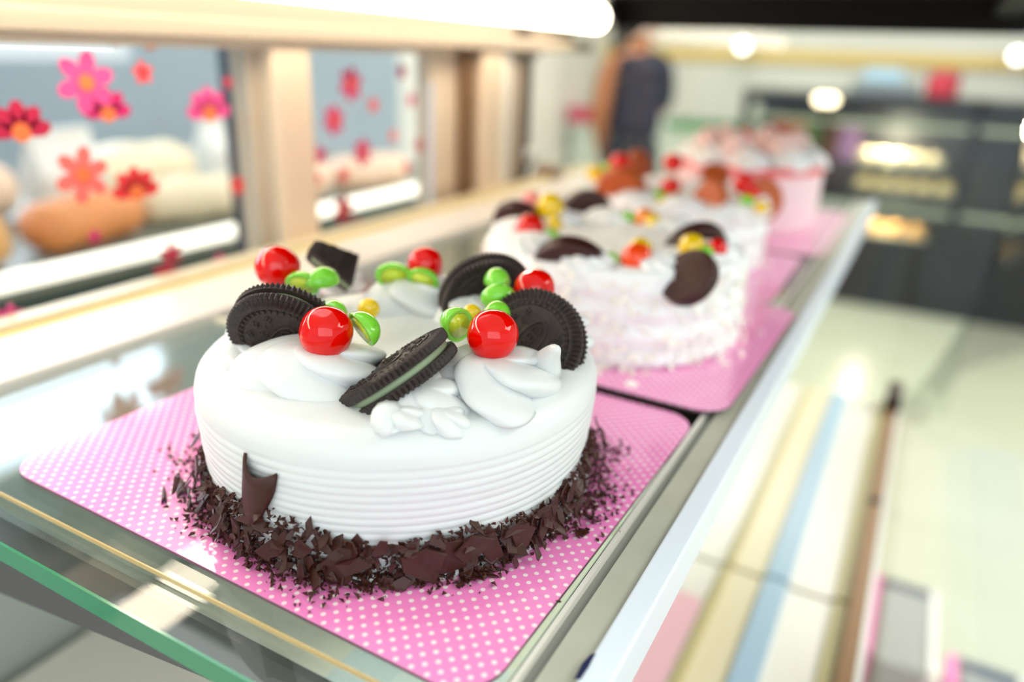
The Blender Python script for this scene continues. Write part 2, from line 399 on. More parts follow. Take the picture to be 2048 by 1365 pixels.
def sliding_door(label, x, y0, y1, near_stile, far_stile, z0=-0.0295, z1=0.171, far_mat=None):
    t = thing('sliding_glass_door', label, 'sliding door', (x, (y0 + y1) / 2, z0))
    yy0, yy1 = y0 - (y0 + y1) / 2, y1 - (y0 + y1) / 2; hh = z1 - z0
    if near_stile: MB().box(-0.010, 0.010, yy0, yy0 + near_stile, 0, hh).build('stile', ALU, t, bevel=0.0015)
    if far_stile: MB().box(-0.010, 0.010, yy1 - far_stile, yy1, 0, hh).build('stile', far_mat or ALU, t, bevel=0.0015)
    MB().box(-0.008, 0.008, yy0 + near_stile, yy1 - far_stile, hh - 0.006, hh).build('top_rail', ALU, t)
    MB().box(-0.008, 0.008, yy0 + near_stile, yy1 - far_stile, 0, 0.006).build('bottom_rail', ALU, t)
    MB().box(-0.002, 0.002, yy0 + near_stile, yy1 - far_stile, 0.006, hh - 0.006).build('glass_pane', PANE, t)
    return t
d1 = sliding_door('near sliding glass door with large pink and red flower decals left of the front cake', -0.487, -0.20, 0.512, 0.03, 0.042)
for a in ((168, 165, 50, 'daisy', PET[2]), (280, 145, 25, 'bud', PET[3]), (215, 228, 42, 'tulip', PET[0]), (40, 265, 50, 'tulip', PET[1]), (415, 228, 42, 'tulip', PET[2]),
          (268, 385, 42, 'tulip', PET[3]), (165, 350, 46, 'daisy', PET[4]), (297, 86, 18, 'bud', PET[5]), (225, 82, 14, 'bud', PET[6]), (450, 165, 14, 'bud', PET[1]),
          (475, 372, 22, 'bud', PET[3]), (340, 506, 28, 'bud', PET[1]), (330, 553, 26, 'daisy', PET[1]), (15, 636, 24, 'daisy', PET[2]), (120, 617, 16, 'bud', PET[1]), (438, 522, 18, 'bud', PET[2]), (185, 472, 16, 'bud', PET[0])):
    decal(d1, *a, -0.4845)
d2 = sliding_door('far sliding glass door with small round pink flower decals, between frame post and end of the case', -0.507, 0.46, 0.775, 0.03, 0.055)
MB().box(0.011, 0.016, 0.095, 0.099, 0.004, 0.165).build('brush_strip', mat('pale_blue_strip', srgb(196, 204, 220), 0.4), d2)
for a in ((697, 168, 28, 'daisy', PET[0]), (803, 143, 18, 'bud', PET[0]), (745, 210, 17, 'bud', PET[3]), (820, 200, 16, 'bud', PET[0]), (663, 240, 25, 'daisy', PET[0]), (725, 305, 23, 'daisy', PET[0]),
          (785, 272, 15, 'bud', PET[4]), (835, 290, 18, 'bud', PET[1]), (635, 310, 22, 'bud', PET[0]), (687, 350, 17, 'bud', PET[3]), (685, 420, 24, 'daisy', PET[1]), (712, 448, 14, 'bud', PET[1]), (750, 92, 15, 'bud', PET[2]), (815, 335, 15, 'bud', PET[3]), (632, 358, 15, 'bud', PET[3])):
    decal(d2, *a, -0.5045)

# ------------------------------------------------------------------ back work counter seen through the doors
bc = thing('back_counter', 'long green-fronted work counter behind the sliding doors, with a glowing strip added at its edge', 'counter', (-1.3, 1.2, FLZ))
H0 = -FLZ
MB().box(-0.33, 0.28, -1.6, 0.55, 0, H0 - 0.15).build('counter_body', mat('dark_green_front', srgb(60, 88, 84), 0.5, var=0.1, vscale=4), bc)
MB().box(-0.35, 0.30, -1.62, 0.57, H0 - 0.15, H0 - 0.135).build('worktop', mat('worktop_cream', srgb(128, 132, 118), 0.4), bc)
bt = thing('fluorescent_tube', 'long glowing strip added along the counter edge to make the bright line behind the sliding doors', 'lamp', (-0.985, 1.2, -0.122))  # no known lamp: glow added for the bright line behind the doors
MB().tube([(0, -1.5, 0), (0, 0.42, 0)], 0.0110, 12).build('glass_tube', mat('counter_strip_glow', (1, 0.93, 0.8, 1), 0.4, emit=(1.0, 0.91, 0.74, 1), es=1.6), bt, True)
for s in (-1.51, 0.43):
    MB().tube([(0, s - 0.012, 0), (0, s + 0.012, 0)], 0.0145, 12).build('end_cap', STEEL, bt, True)
BUN = [mat('bread_golden', srgb(232, 176, 110), 0.55, var=0.12, vscale=12), mat('bread_cream', srgb(244, 226, 190), 0.5, var=0.06, vscale=10), mat('bread_orange', srgb(236, 150, 84), 0.5, var=0.1, vscale=14), mat('bread_peach', srgb(246, 208, 178), 0.5, var=0.06, vscale=10)]
BAG = mat('paper_bag_white', srgb(238, 236, 228), 0.5, var=0.03)
def loaf_mesh(n, mt, L, W, H):
    o = MB(); prof_ = []
    k = 14; nn = 16; vs = []
    for i in range(k + 1):
        u = i / k; taper = (1 - (2 * u - 1) ** 6) ** 0.5 + 0.02; bumpz = 1 + 0.07 * math.sin(u * 5 * PI)
        for j in range(nn):
            th = 2 * PI * j / nn; c_, s_ = math.cos(th), math.sin(th)
            z_ = s_ * H * 0.5 * taper * bumpz + H * 0.5
            vs.append((c_ * W * 0.5 * taper * (0.9 + 0.1 * abs(s_)), (u - 0.5) * L, max(z_, 0.0)))
    fs = [(i * nn + j, i * nn + (j + 1) % nn, (i + 1) * nn + (j + 1) % nn, (i + 1) * nn + j) for i in range(k) for j in range(nn)] + [tuple(reversed(range(nn))), tuple(range(k * nn, (k + 1) * nn))]
    o.add(vs, fs); return o.mesh(n, mt, True)
lm = [loaf_mesh('bread_loaf', BUN[i], 0.22, 0.12, 0.085) for i in range(4)]
for i, (x, y, k, sc_, lab) in enumerate([
        (-1.12, 0.46, 0, 1.0, 'golden loaf on the counter at the far left behind the near door'), (-1.14, 0.70, 2, 0.9, 'orange brown loaf beside the golden one behind the near door'),
        (-1.16, 0.91, 1, 0.9, 'pale cream loaf below the magenta flower decal'), (-1.13, 1.13, 3, 1.0, 'large peach loaf in the middle of the near door view'),
        (-1.38, 0.95, 1, 1.3, 'cream loaf standing behind the peach loaf'), (-1.12, 1.37, 3, 0.9, 'peach loaf next to the dark door edge'),
        (-1.40, 0.62, 3, 1.2, 'pale peach loaf at the back of the left end of the counter')]):
    o = ob('bread_loaf', lm[k], None, Matrix.Translation((x, y, -0.135)) @ Matrix.Rotation(0.3 * math.sin(i * 2.3), 4, 'Z') @ Matrix.Diagonal((sc_, sc_, sc_, 1)))
    tag(o, lab, 'bread', 'loaves on the counter behind the doors')
for x_, y_, h_, lab in ((-1.27, 0.76, 0.15, 'white paper bag standing between the loaves behind the magenta tulip decal'), (-1.42, 1.22, 0.13, 'small white paper bag at the back of the counter near the door edge')):
    t = thing('paper_bag', lab, 'bag', (x_, y_, -0.135))
    q = MB(); q.add([(-0.03, -0.05, 0), (0.03, -0.05, 0), (0.03, 0.05, 0), (-0.03, 0.05, 0), (-0.034, -0.055, h_ * 0.6), (0.034, -0.055, h_ * 0.6), (0.034, 0.055, h_ * 0.6), (-0.034, 0.055, h_ * 0.6), (-0.004, -0.052, h_), (0.004, -0.052, h_), (0.004, 0.052, h_), (-0.004, 0.052, h_)],
        [(3, 2, 1, 0), (8, 9, 10, 11)] + [(a + k, a + (k + 1) % 4, a + 4 + (k + 1) % 4, a + 4 + k) for a in (0, 4) for k in range(4)]); q.build('bag_body', BAG, t)
    MB().box(-0.006, 0.006, -0.053, 0.053, h_ - 0.004, h_ + 0.012).build('folded_top', BAG, t)
# upright cabinet edge behind the door (dark posts seen through the pane)
cb = thing('rack_post', 'dark navy steel rack upright with grey side rail seen through the near door', 'rack', (-0.80, 0.72, FLZ))
MB().box(-0.016, 0.016, -0.010, 0.016, 0, 1.5).build('navy_upright', mat('navy_upright', srgb(40, 54, 76), 0.4), cb)
MB().box(-0.012, 0.012, 0.026, 0.040, 0, 1.5).build('grey_upright', mat('grey_upright', srgb(120, 116, 112), 0.4), cb)
MB().box(-0.014, 0.014, 0.046, 0.066, 0, 1.5).build('slate_upright', mat('slate_upright', srgb(84, 98, 108), 0.4), cb)
MB().box(-0.03, 0.03, -0.03, 0.08, 0, 0.02).build('foot_plate', STEEL, cb)

# ------------------------------------------------------------------ far end of the shop
# white counter with red box
wc = thing('white_counter', 'plain white shop counter at the far wall behind the standing person', 'counter', (-1.92, 5.5, FLZ))
MB().box(-0.42, 1.3, -0.3, 0.3, 0, 0.80).build('counter_body', mat('counter_white', srgb(214, 222, 210), 0.5), wc)
MB().box(-0.45, 1.33, -0.33, 0.33, 0.80, 0.83).build('counter_top', mat('counter_top_pale', srgb(220, 226, 214), 0.3), wc)
rb = thing('red_box', 'flat crimson box lying on the white counter left of the person', 'box', (-2.17, 5.30, FLZ + 0.83))
MB().box(-0.2, 0.2, -0.13, 0.13, 0, 0.09).build('box_base', mat('crimson_card', srgb(200, 40, 84), 0.5), rb, bevel=0.004)
MB().box(-0.205, 0.205, -0.135, 0.135, 0.06, 0.10).build('lid', mat('crimson_lid', srgb(214, 52, 96), 0.5), rb, bevel=0.004)
mc = thing('counter_scale', 'grey weighing machine standing on the white counter behind the red box', 'scale', (-2.15, 5.62, FLZ + 0.83))
MB().box(-0.10, 0.10, -0.09, 0.09, 0, 0.10).build('body', mat('machine_dark', srgb(70, 80, 84), 0.5), mc, bevel=0.008)
MB().box(-0.02, 0.02, 0.02, 0.05, 0.10, 0.25).build('neck', mat('machine_grey', srgb(150, 160, 172), 0.4), mc)
MB().box(-0.07, 0.07, 0.01, 0.05, 0.25, 0.36).build('display_head', mat('machine_grey', srgb(150, 160, 172), 0.4), mc, bevel=0.006)
gt = thing('green_tray', 'green plastic tray lying on the white counter right of the person', 'tray', (-1.40, 5.45, FLZ + 0.83))
b = MB(); b.box(-0.27, 0.27, -0.16, 0.16, 0, 0.012); b.build('tray_base', mat('green_plastic', srgb(66, 140, 84), 0.4), gt)
b = MB(); b.box(-0.27, 0.27, -0.16, -0.15, 0.012, 0.05).box(-0.27, 0.27, 0.15, 0.16, 0.012, 0.05).box(-0.27, -0.26, -0.15, 0.15, 0.012, 0.05).box(0.26, 0.27, -0.15, 0.15, 0.012, 0.05); b.build('tray_rim', mat('green_plastic', srgb(66, 140, 84), 0.4), gt)

# far black showcase
sw = thing('far_showcase', 'black bakery showcase with glass shelves standing across the shop floor', 'display case', (-0.15, 4.6, FLZ))
sx0, sx1 = -0.86, 1.25
BK = mat('showcase_black', srgb(20, 22, 30), 0.3)
MB().box(sx0, sx1, 0, 0.55, 0, 0.40).build('base', BK, sw)
MB().box(sx0, sx1, 0.52, 0.55, 0.40, 1.14).build('back_panel', mat('showcase_back', srgb(40, 42, 52), 0.4), sw)
for x in (sx0, 0.30, sx1 - 0.045): MB().box(x, x + 0.045, 0, 0.05, 0.40, 1.14).build('post', BK, sw)
MB().box(sx0, sx1, 0, 0.5, 1.08, 1.14).build('top', BK, sw)
MB().box(sx0 + 0.45, sx0 + 0.47, 0, 0.03, 0.4, 1.08).build('mullion', BK, sw)
SH = mat('showcase_shelf_edge', srgb(176, 180, 160), 0.3)
for z in (0.995, 0.555):
    MB().box(sx0 + 0.05, sx1 - 0.05, 0.02, 0.5, z, z + 0.008).build('glass_shelf', ENDP, sw)
    MB().box(sx0 + 0.05, sx1 - 0.05, 0.01, 0.02, z - 0.008, z + 0.016).build('shelf_edge', SH, sw)
MB().box(sx0 + 0.05, sx1 - 0.05, 0.005, 0.01, 0.40, 1.08).build('front_pane', ENDP, sw)
WARM = mat('showcase_lamp_glow', (1, 0.85, 0.6, 1), 0.4, emit=(1.0, 0.78, 0.5, 1), es=6.0)
l = thing('showcase_lamp', 'small warm lamp glowing at the top of the far black showcase', 'lamp', (-0.56, 4.56, -0.02))
MB().ball((0, 0, 0), 0.06, 14, 8, (1.0, 0.4, 0.5)).build('bulb', WARM, l, True)
MB().tube([(0, 0, 0.03), (0, 0, -0.05 + 0.02)], 0.02, 8).build('socket', BK, l)
def pl(name, loc, e, r=0.05, col=(1, 0.85, 0.62)):
    q = bpy.data.lights.new(name, 'POINT'); q.energy = e; q.shadow_soft_size = r; q.color = col
    o = bpy.data.objects.new(name, q); C.objects.link(o); o.location = loc
pl('showcase_fill', (-0.20, 4.80, -0.20), 14.0)  # unseen point light added to brighten the upper trays
pl('showcase_lower_fill', (-0.15, 4.70, -0.60), 4.0)  # unseen point light added to brighten the bottom tray
def buntray(label, x, y, z, n, mt, wd):
    t = thing('bread_tray', label, 'tray', (x, y, z))
    MB().box(-wd, wd, -0.13, 0.13, 0, 0.01).build('tray', mat('tray_steel', srgb(200, 196, 180), 0.35, 0.5), t)
    for k in range(n):
        o = MB(); o.lathe([(0.001, 0.045), (0.02, 0.044), (0.035, 0.036), (0.043, 0.02), (0.042, 0.006), (0.035, 0.0), (0.001, 0.0)], 16); bb = o.build('bun', mt, t, True); bb.location = (-wd + (k + 0.5) * 2 * wd / n, -0.04, 0.01)
        bb2 = ob('bun', bb.data, t, Matrix.Translation((-wd + (k + 0.5) * 2 * wd / n, 0.06, 0.01)))
buntray('tray of pale glazed buns on the upper shelf of the far showcase', -0.15, 4.78, FLZ + 0.79, 5, BUN[1], 0.22)
buntray('tray of golden buns in the middle of the far showcase', -0.10, 4.74, FLZ + 0.655, 5, mat('bun_yellow', srgb(250, 216, 150), 0.5), 0.25)
buntray('tray of orange buns on the floor of the far showcase', -0.15, 4.76, FLZ + 0.40, 4, BUN[0], 0.22)
for zz in (0.79, 0.655): MB().box(sx0 + 0.05, 0.30, 0.03, 0.34, zz - 0.007, zz).build('glass_shelf', ENDP, sw)
PK = [('red_packet', srgb(190, 60, 50)), ('orange_packet', srgb(214, 120, 60)), ('green_packet', srgb(90, 120, 60)), ('brown_packet', srgb(120, 70, 50)), ('lilac_packet', srgb(170, 120, 170))]
for i, (nm, c_) in enumerate(PK):
    o = thing('snack_packet', ('%s snack packet standing on the shelf at the left end of the far showcase' % nm.split('_')[0]), 'packet', (-0.80 + 0.095 * i, 4.72 + 0.03 * (i % 2), FLZ + 0.79))
    q = MB(); q.add([(-0.045, -0.01, 0), (0.045, -0.01, 0), (0.045, 0.01, 0), (-0.045, 0.01, 0), (-0.05, -0.025, 0.09), (0.05, -0.025, 0.09), (0.05, 0.025, 0.09), (-0.05, 0.025, 0.09), (-0.045, -0.002, 0.19), (0.045, -0.002, 0.19), (0.045, 0.002, 0.19), (-0.045, 0.002, 0.19)],
          [(3, 2, 1, 0), (8, 9, 10, 11)] + [(a + k, a + (k + 1) % 4, a + 4 + (k + 1) % 4, a + 4 + k) for a in (0, 4) for k in range(4)]); q.build('pouch', mat(nm, c_, 0.4), o)
    MB().box(-0.045, 0.045, -0.003, 0.003, 0.185, 0.20).build('seal_strip', mat('seal_foil', srgb(210, 190, 160), 0.3, 0.5), o)
# things on top of the showcase
rt = thing('red_tin', 'red round tin standing on top of the far black showcase', 'tin', (-0.02, 4.85, FLZ + 1.14))
o = MB(); o.lathe([(0.075, 0), (0.08, 0.005), (0.08, 0.10), (0.075, 0.105)], 24); o.build('tin_body', mat('tin_red', srgb(200, 40, 60), 0.4), rt, True)
o = MB(); o.lathe([(0.083, 0.10), (0.083, 0.125), (0.02, 0.13), (0.018, 0.145)], 24); o.build('lid', mat('tin_red', srgb(200, 40, 60), 0.4), rt, True)
cr = thing('cash_register', 'grey cash register with bluish screen on top of the far showcase', 'register', (-0.30, 4.9, FLZ + 1.14))
MB().box(-0.17, 0.17, -0.12, 0.15, 0, 0.07).build('drawer_body', mat('register_grey', srgb(120, 128, 130), 0.4), cr, bevel=0.006)
MB().box(-0.12, 0.08, -0.03, 0.03, 0.07, 0.14).build('screen', mat('register_screen', srgb(170, 200, 220), 0.2), cr, bevel=0.004)
# spot lamps under the yellow trim
for i, (px, py) in enumerate(((1485, 92), (2035, 112))):
    p = at(px, py, y=5.55)
    s_ = thing('spot_lamp', ('left' if i == 0 else 'right') + 'hand round white spot lamp on the yellow trim of the far wall', 'lamp', p, 'spot lamps on the far wall')
    MB().ball((0, 0, 0), 0.036, 16, 10).build('bulb', mat('spot_glow', (1, 1, 1, 1), 0.3, emit=(1.0, 0.99, 0.95, 1), es=5.0), s_, True)
    MB().tube([(0, 0.03, 0), (0, 0.30, 0)], [0.034, 0.024], 12).build('arm', WHITE_EN, s_, True)

# ------------------------------------------------------------------ pink boxes by the case foot, lower right
PINKB = mat('pink_card', srgb(244, 130, 196), 0.45)
GREYC = mat('grey_card', srgb(150, 152, 150), 0.5); NAVY = mat('navy_band', srgb(40, 50, 84), 0.5)
def carry_box(label, x, y):
    t = thing('cake_box', label, 'box', (x, y, -0.62))
    MB().box(-0.012, 0.0, 0.0, 0.20, -0.14, 0.0).build('pink_side', PINKB, t)
    MB().box(0.0, 0.006, 0.0, 0.20, -0.14, -0.002).build('brown_gap', mat('brown_card', srgb(120, 90, 80), 0.6), t)
    MB().box(0.006, 0.075, 0.0, 0.20, -0.14, -0.006).build('grey_top', GREYC, t)
    MB().box(0.006, 0.075, 0.185, 0.20, -0.006, -0.002).build('navy_band', NAVY, t)
    MB().box(0.075, 0.084, 0.0, 0.20, -0.14, 0.0).build('white_side', WHITE_EN, t)
    return t
q = at(1762, 1150, z=-0.62)
carry_box('pink sided cake box with grey top and navy band beside the brown rail', q.x, q.y - 0.20)
q2 = at(1915, 1312, z=-0.62)
carry_box('second pink cake box at the bottom right corner below the first', q2.x, q2.y - 0.20)
MB_st = thing('box_ledge', 'low white ledge carrying the two pink cake boxes beside the case', 'ledge', (0.2, 0.85, FLZ))
MB().box(-0.155, 0.25, -0.75, 0.35, 0.0, 0.35).build('ledge_body', mat('ledge_cream', srgb(224, 224, 204), 0.5), MB_st)
MB().box(-0.16, 0.255, -0.755, 0.355, 0.35, 0.37).build('ledge_top', mat('ledge_cream', srgb(224, 224, 204), 0.5), MB_st)

# striped sheet painted in for rail reflections in the lower deck under the front board
q = at(760, 1340, z=DZ)
pp = thing('striped_reflection', 'white sheet with thin blue lines painted in for the rails mirrored in the lower deck, seen through the glass shelf', 'paper', (q.x, q.y, DZ + 0.0005))
MB().box(-0.03, 0.09, -0.12, 0.05, 0, 0.0006).build('sheet', mat('reflected_white', srgb(240, 244, 248), 0.5), pp)
for k in range(5): MB().box(-0.026 + 0.009 * k, -0.0245 + 0.009 * k, -0.12, 0.05, 0.0006, 0.0009).build('blue_line', mat('reflected_blue', srgb(110, 170, 206), 0.5), pp)
# pale pink strip painted in for the cake boards mirrored in the lower deck
lt = thing('pink_board_reflection', 'pale pink strip with dark edge painted in for the boards mirrored in the lower deck beside the olive rib', 'cake board', (-0.112, 0.30, DZ + 0.001))
MB().prism(rrect(-0.012, 0.014, -0.26, 0.26, 0.006), 0, 0.0015).build('board', mat('reflected_pink', srgb(248, 196, 206), 0.4), lt)
MB().prism(rrect(-0.030, -0.013, -0.26, 0.20, 0.004), 0, 0.004).build('dark_strip', mat('grey_brown_strip', srgb(110, 100, 92), 0.5), lt)

#PART2
# ------------------------------------------------------------------ cake boards
def dot_board_mat(name, pink, dot, pitch, rad):
    mt = bpy.data.materials.new(name); mt.use_nodes = True
    nt = mt.node_tree; b = nt.nodes['Principled BSDF']
    b.inputs['Roughness'].default_value = 0.34; b.inputs['Coat Weight'].default_value = 0.9; b.inputs['Coat IOR'].default_value = 1.5; b.inputs['Coat Roughness'].default_value = 0.05
    tc = nt.nodes.new('ShaderNodeTexCoord')
    mp = nt.nodes.new('ShaderNodeMapping'); mp.inputs['Scale'].default_value = (1 / pitch,) * 3; mp.inputs['Rotation'].default_value = (0, 0, math.radians(45))
    fr = nt.nodes.new('ShaderNodeVectorMath'); fr.operation = 'FRACTION'
    sb = nt.nodes.new('ShaderNodeVectorMath'); sb.operation = 'SUBTRACT'; sb.inputs[1].default_value = (0.5, 0.5, 0.5)
    ml = nt.nodes.new('ShaderNodeVectorMath'); ml.operation = 'MULTIPLY'; ml.inputs[1].default_value = (1, 1, 0)
    ln = nt.nodes.new('ShaderNodeVectorMath'); ln.operation = 'LENGTH'
    mr = nt.nodes.new('ShaderNodeMapRange'); mr.inputs['From Min'].default_value = rad - 0.03; mr.inputs['From Max'].default_value = rad + 0.03; mr.inputs['To Min'].default_value = 1; mr.inputs['To Max'].default_value = 0
    mx = nt.nodes.new('ShaderNodeMix'); mx.data_type = 'RGBA'; mx.inputs[6].default_value = pink; mx.inputs[7].default_value = dot
    for a, c_ in ((tc.outputs['Object'], mp.inputs[0]), (mp.outputs[0], fr.inputs[0]), (fr.outputs[0], sb.inputs[0]), (sb.outputs[0], ml.inputs[0]), (ml.outputs[0], ln.inputs[0]), (ln.outputs['Value'], mr.inputs['Value']), (mr.outputs[0], mx.inputs[0]), (mx.outputs[2], b.inputs['Base Color'])):
        nt.links.new(a, c_)
    return mt
DOTS = dot_board_mat('pink_dotted_card', srgb(247, 136, 202), srgb(252, 232, 232), 0.0040, 0.215)
CARD_EDGE = mat('board_cut_edge', srgb(120, 90, 100), 0.6)
def board(label, x0, x1, y0, y1, rot, z=0.0):
    cx, cy = (x0 + x1) / 2, (y0 + y1) / 2
    t = thing('cake_board', label, 'cake board', M=Matrix.Translation((cx, cy, z)) @ Matrix.Rotation(math.radians(rot), 4, 'Z'))
    pl_ = rrect(-(x1 - x0) / 2, (x1 - x0) / 2, -(y1 - y0) / 2, (y1 - y0) / 2, 0.016)
    MB().prism(pl_, 0.0, 0.0011).build('card_base', CARD_EDGE, t)
    MB().prism([(x * 0.9993, y * 0.9993) for x, y in pl_], 0.0011, 0.0014).build('printed_top', DOTS, t)
    return t
BZ = 0.0014
board('pink polka-dot cake board with white dots under the nearest white cake', -0.3115, -0.0775, 0.1375, 0.344, -1.0)
board('pink cake board under the second, rough white cake with brown cookies', -0.298, -0.0625, 0.3475, 0.546, -1.2, 0.0032)
board('pink cake board under the third cake, set back from the rail', -0.305, -0.0835, 0.553, 0.722, 0.5)
board('pink cake board under the strawberry cake at the far end of the shelf', -0.300, -0.0690, 0.732, 0.985, 0)

# ------------------------------------------------------------------ cream and cake helpers
CREAM = mat('whipped_cream', srgb(228, 230, 229), 0.42, sss=0.25, sss_r=0.004, bump=0.04, bscale=500)
CREAM2 = mat('white_buttercream', srgb(250, 249, 247), 0.5, sss=0.25, sss_r=0.004, bump=0.25, bscale=350)
CREAMP = mat('pink_cream', srgb(252, 218, 212), 0.45, sss=0.25, sss_r=0.004)
PINKSIDE = mat('pale_pink_icing', srgb(252, 222, 224), 0.4, sss=0.2, sss_r=0.004)
CHOC = mat('dark_chocolate', srgb(60, 23, 11), 0.42, coat=0.1, bump=0.25, bscale=900, var=0.25, vscale=300)
CHOC_L = mat('chocolate_crumb', srgb(64, 25, 12), 0.6, var=0.35, vscale=500)
COOK = mat('black_cocoa_cookie', srgb(48, 37, 33), 0.5, bump=0.5, bscale=1500, var=0.25, vscale=300)
COOKB = mat('dark_brown_cookie', srgb(60, 26, 20), 0.4, bump=0.3, bscale=1000)
COOKT = mat('golden_brown_cookie', srgb(192, 92, 38), 0.5, bump=0.3, bscale=1000)
FILL_G = mat('pale_green_filling', srgb(150, 166, 132), 0.55)
FILL_W = mat('chocolate_filling', srgb(70, 40, 36), 0.5)
FILL_T = mat('tan_filling', srgb(120, 60, 34), 0.5)
RED = mat('red_cherry', srgb(226, 6, 0), 0.08, sss=0.05, sss_r=0.004, coat=0.5, spec=0.25)
REDO = mat('orange_red_cherry', srgb(244, 74, 16), 0.15, sss=0.2, sss_r=0.004, coat=0.3)
YEL = mat('yellow_jelly', srgb(245, 205, 10), 0.15, sss=0.3, sss_r=0.004, coat=0.8)
ORG = mat('orange_jelly', srgb(245, 140, 20), 0.15, sss=0.3, sss_r=0.004, coat=0.8)
GRN = mat('green_jelly', srgb(146, 236, 70), 0.12, sss=0.6, sss_r=0.006, trans=0.25, ior=1.38, coat=0.6)
GRN_IN = mat('green_jelly_cut', srgb(222, 240, 60), 0.12, sss=0.6, sss_r=0.006, trans=0.15, ior=1.38, coat=0.5)
PINKB2 = mat('strawberry_pink', srgb(250, 150, 146), 0.35)

def rosette_mesh(name, m, R=0.022, H=0.016, n=6, twist=2.2, a=0.33, dip=0.0, seed=0, tip=0.0):
    k, nn = 26, 84; vs = []
    for i in range(k + 1):
        u = i / k
        rb = R * (1 - u) ** 0.62 * (1 + 0.12 * math.sin(PI * u)); zb = H * (u ** 0.8)
        if tip: zb += tip * u ** 6
        if dip: zb -= dip * max(0, (u - 0.6) / 0.4) ** 2
        for j in range(nn):
            th = 2 * PI * j / nn
            lob = abs(math.cos(0.5 * n * (th + twist * u)))
            g = 1 - a + a * (lob ** 0.75)
            nz = noise.noise(Vector((math.cos(th) * 1.6 + seed, math.sin(th) * 1.6, u * 2.5))) * 0.13
            r = rb * (g + nz * (1 - u))
            vs.append((r * math.cos(th), r * math.sin(th), zb + 0.10 * H * nz - 0.0012 * (1 - u) ** 4))
    fs = [(i * nn + j, i * nn + (j + 1) % nn, (i + 1) * nn + (j + 1) % nn, (i + 1) * nn + j) for i in range(k) for j in range(nn)] + [tuple(reversed(range(nn)))]
    return MB().add(vs, fs).mesh(name, m, True)

def wafer_mesh(name, m, R=0.0222, t=0.0040, teeth=66, fine=True):
    N = teeth * (4 if fine else 2)
    rings = [(0.0, t), (0.35, t), (0.66, t), (0.69, t - 0.0004), (0.74, t - 0.0004), (0.77, t), (0.84, t), (0.93, t - 0.0001), (0.985, t - 0.0005), (1.0, t * 0.70), (1.0, t * 0.25), (0.985, 0.0), (0.6, 0.0), (0.0, 0.0)]
    if not fine: rings = [(0.0, t), (0.5, t), (0.86, t), (0.96, t - 0.0006), (1.0, t * 0.55), (0.985, 0.0), (0.5, 0.0), (0.0, 0.0)]
    vs = []
    for r, z in rings:
        for j in range(N):
            th = 2 * PI * j / N; q = 0.5 + 0.5 * math.cos(teeth * th); q = min(1, max(0, (q - 0.2) * 1.7))
            rr, zz = r * R, z
            if r > 0.79 and z > 0: 
                kk = min(1, (r - 0.79) / 0.05)
                if z > t * 0.8: zz -= 0.0010 * kk * (1 - q) * (0.9 if fine else 0.4)
                if r > 0.95: rr -= 0.0010 * (1 - q) * (1 if fine else 0.3)
            vs.append((rr * math.cos(th), rr * math.sin(th), zz))
    k = len(rings)
    fs = [(i * N + j, i * N + (j + 1) % N, (i + 1) * N + (j + 1) % N, (i + 1) * N + j) for i in range(k - 1) for j in range(N)]
    return MB().add(vs, fs).mesh(name, m, False)
def emblem_mesh(name, m, t=0.0040):
    o = MB(); z = t
    def ring(rx, ry, r, n=40, a0=0, a1=2 * PI, c=(0, 0)):
        pts = [(c[0] + rx * math.cos(a0 + (a1 - a0) * i / n), c[1] + ry * math.sin(a0 + (a1 - a0) * i / n), z) for i in range(n + 1)]
        o.tube(pts, r, 6)
    ring(0.0100, 0.0046, 0.00075)
    o.tube([(0, 0.0046, z), (0, 0.0092, z)], 0.00036, 6); o.tube([(-0.002, 0.0064, z), (0.002, 0.0064, z)], 0.00036, 6); o.tube([(-0.0014, 0.0080, z), (0.0014, 0.0080, z)], 0.00036, 6)
    for k in range(40):
        a = 2 * PI * k / 40; c_, s_ = math.cos(a), math.sin(a)
        o.tube([(0.0153 * c_, 0.0153 * s_, z), (0.0166 * c_, 0.0166 * s_, z)], 0.0005, 5)
    for k in range(12):
        a = 2 * PI * (k + 0.5) / 12; cx, cy = 0.0124 * math.cos(a), 0.0124 * math.sin(a)
        if abs(cy) < 0.0045: continue
        for q in range(4): o.ball((cx + 0.00085 * math.cos(q * PI / 2 + a), cy + 0.00085 * math.sin(q * PI / 2 + a), z), 0.0008, 8, 4, (1, 1, 1.1))
    for k in range(4):
        cx = (-0.0060, 0.0058)[k % 2]; cy = (-0.0076, 0.0076)[k // 2]
        ring(0.0018, 0.0012, 0.00030, 14, c=(cx, cy))
    cu = bpy.data.curves.new('emblem_text', 'FONT'); cu.body = 'OREO'; cu.size = 0.0058; cu.align_x = 'CENTER'; cu.align_y = 'CENTER'; cu.extrude = 0.0009; cu.space_character = 1.05
    to = bpy.data.objects.new('emblem_text', cu); C.objects.link(to)
    dg = bpy.context.evaluated_depsgraph_get(); dg.update()
    tm = bpy.data.meshes.new_from_object(to.evaluated_get(dg))
    o.add([(v.co.x, v.co.y, v.co.z + z) for v in tm.vertices], [tuple(p.vertices) for p in tm.polygons])
    bpy.data.objects.remove(to); bpy.data.curves.remove(cu); bpy.data.meshes.remove(tm)
    return o.mesh(name, m)
def cut_mesh(me, co, no, name):
    bm = bmesh.new(); bm.from_mesh(me)
    r = bmesh.ops.bisect_plane(bm, geom=bm.verts[:] + bm.edges[:] + bm.faces[:], plane_co=co, plane_no=no, clear_outer=True)
    ed = [e for e in r['geom_cut'] if isinstance(e, bmesh.types.BMEdge)]
    bmesh.ops.triangle_fill(bm, edges=ed, use_dissolve=False)
    out = bpy.data.meshes.new(name); bm.to_mesh(out); bm.free()
    for mt in me.materials: out.materials.append(mt)
    return out
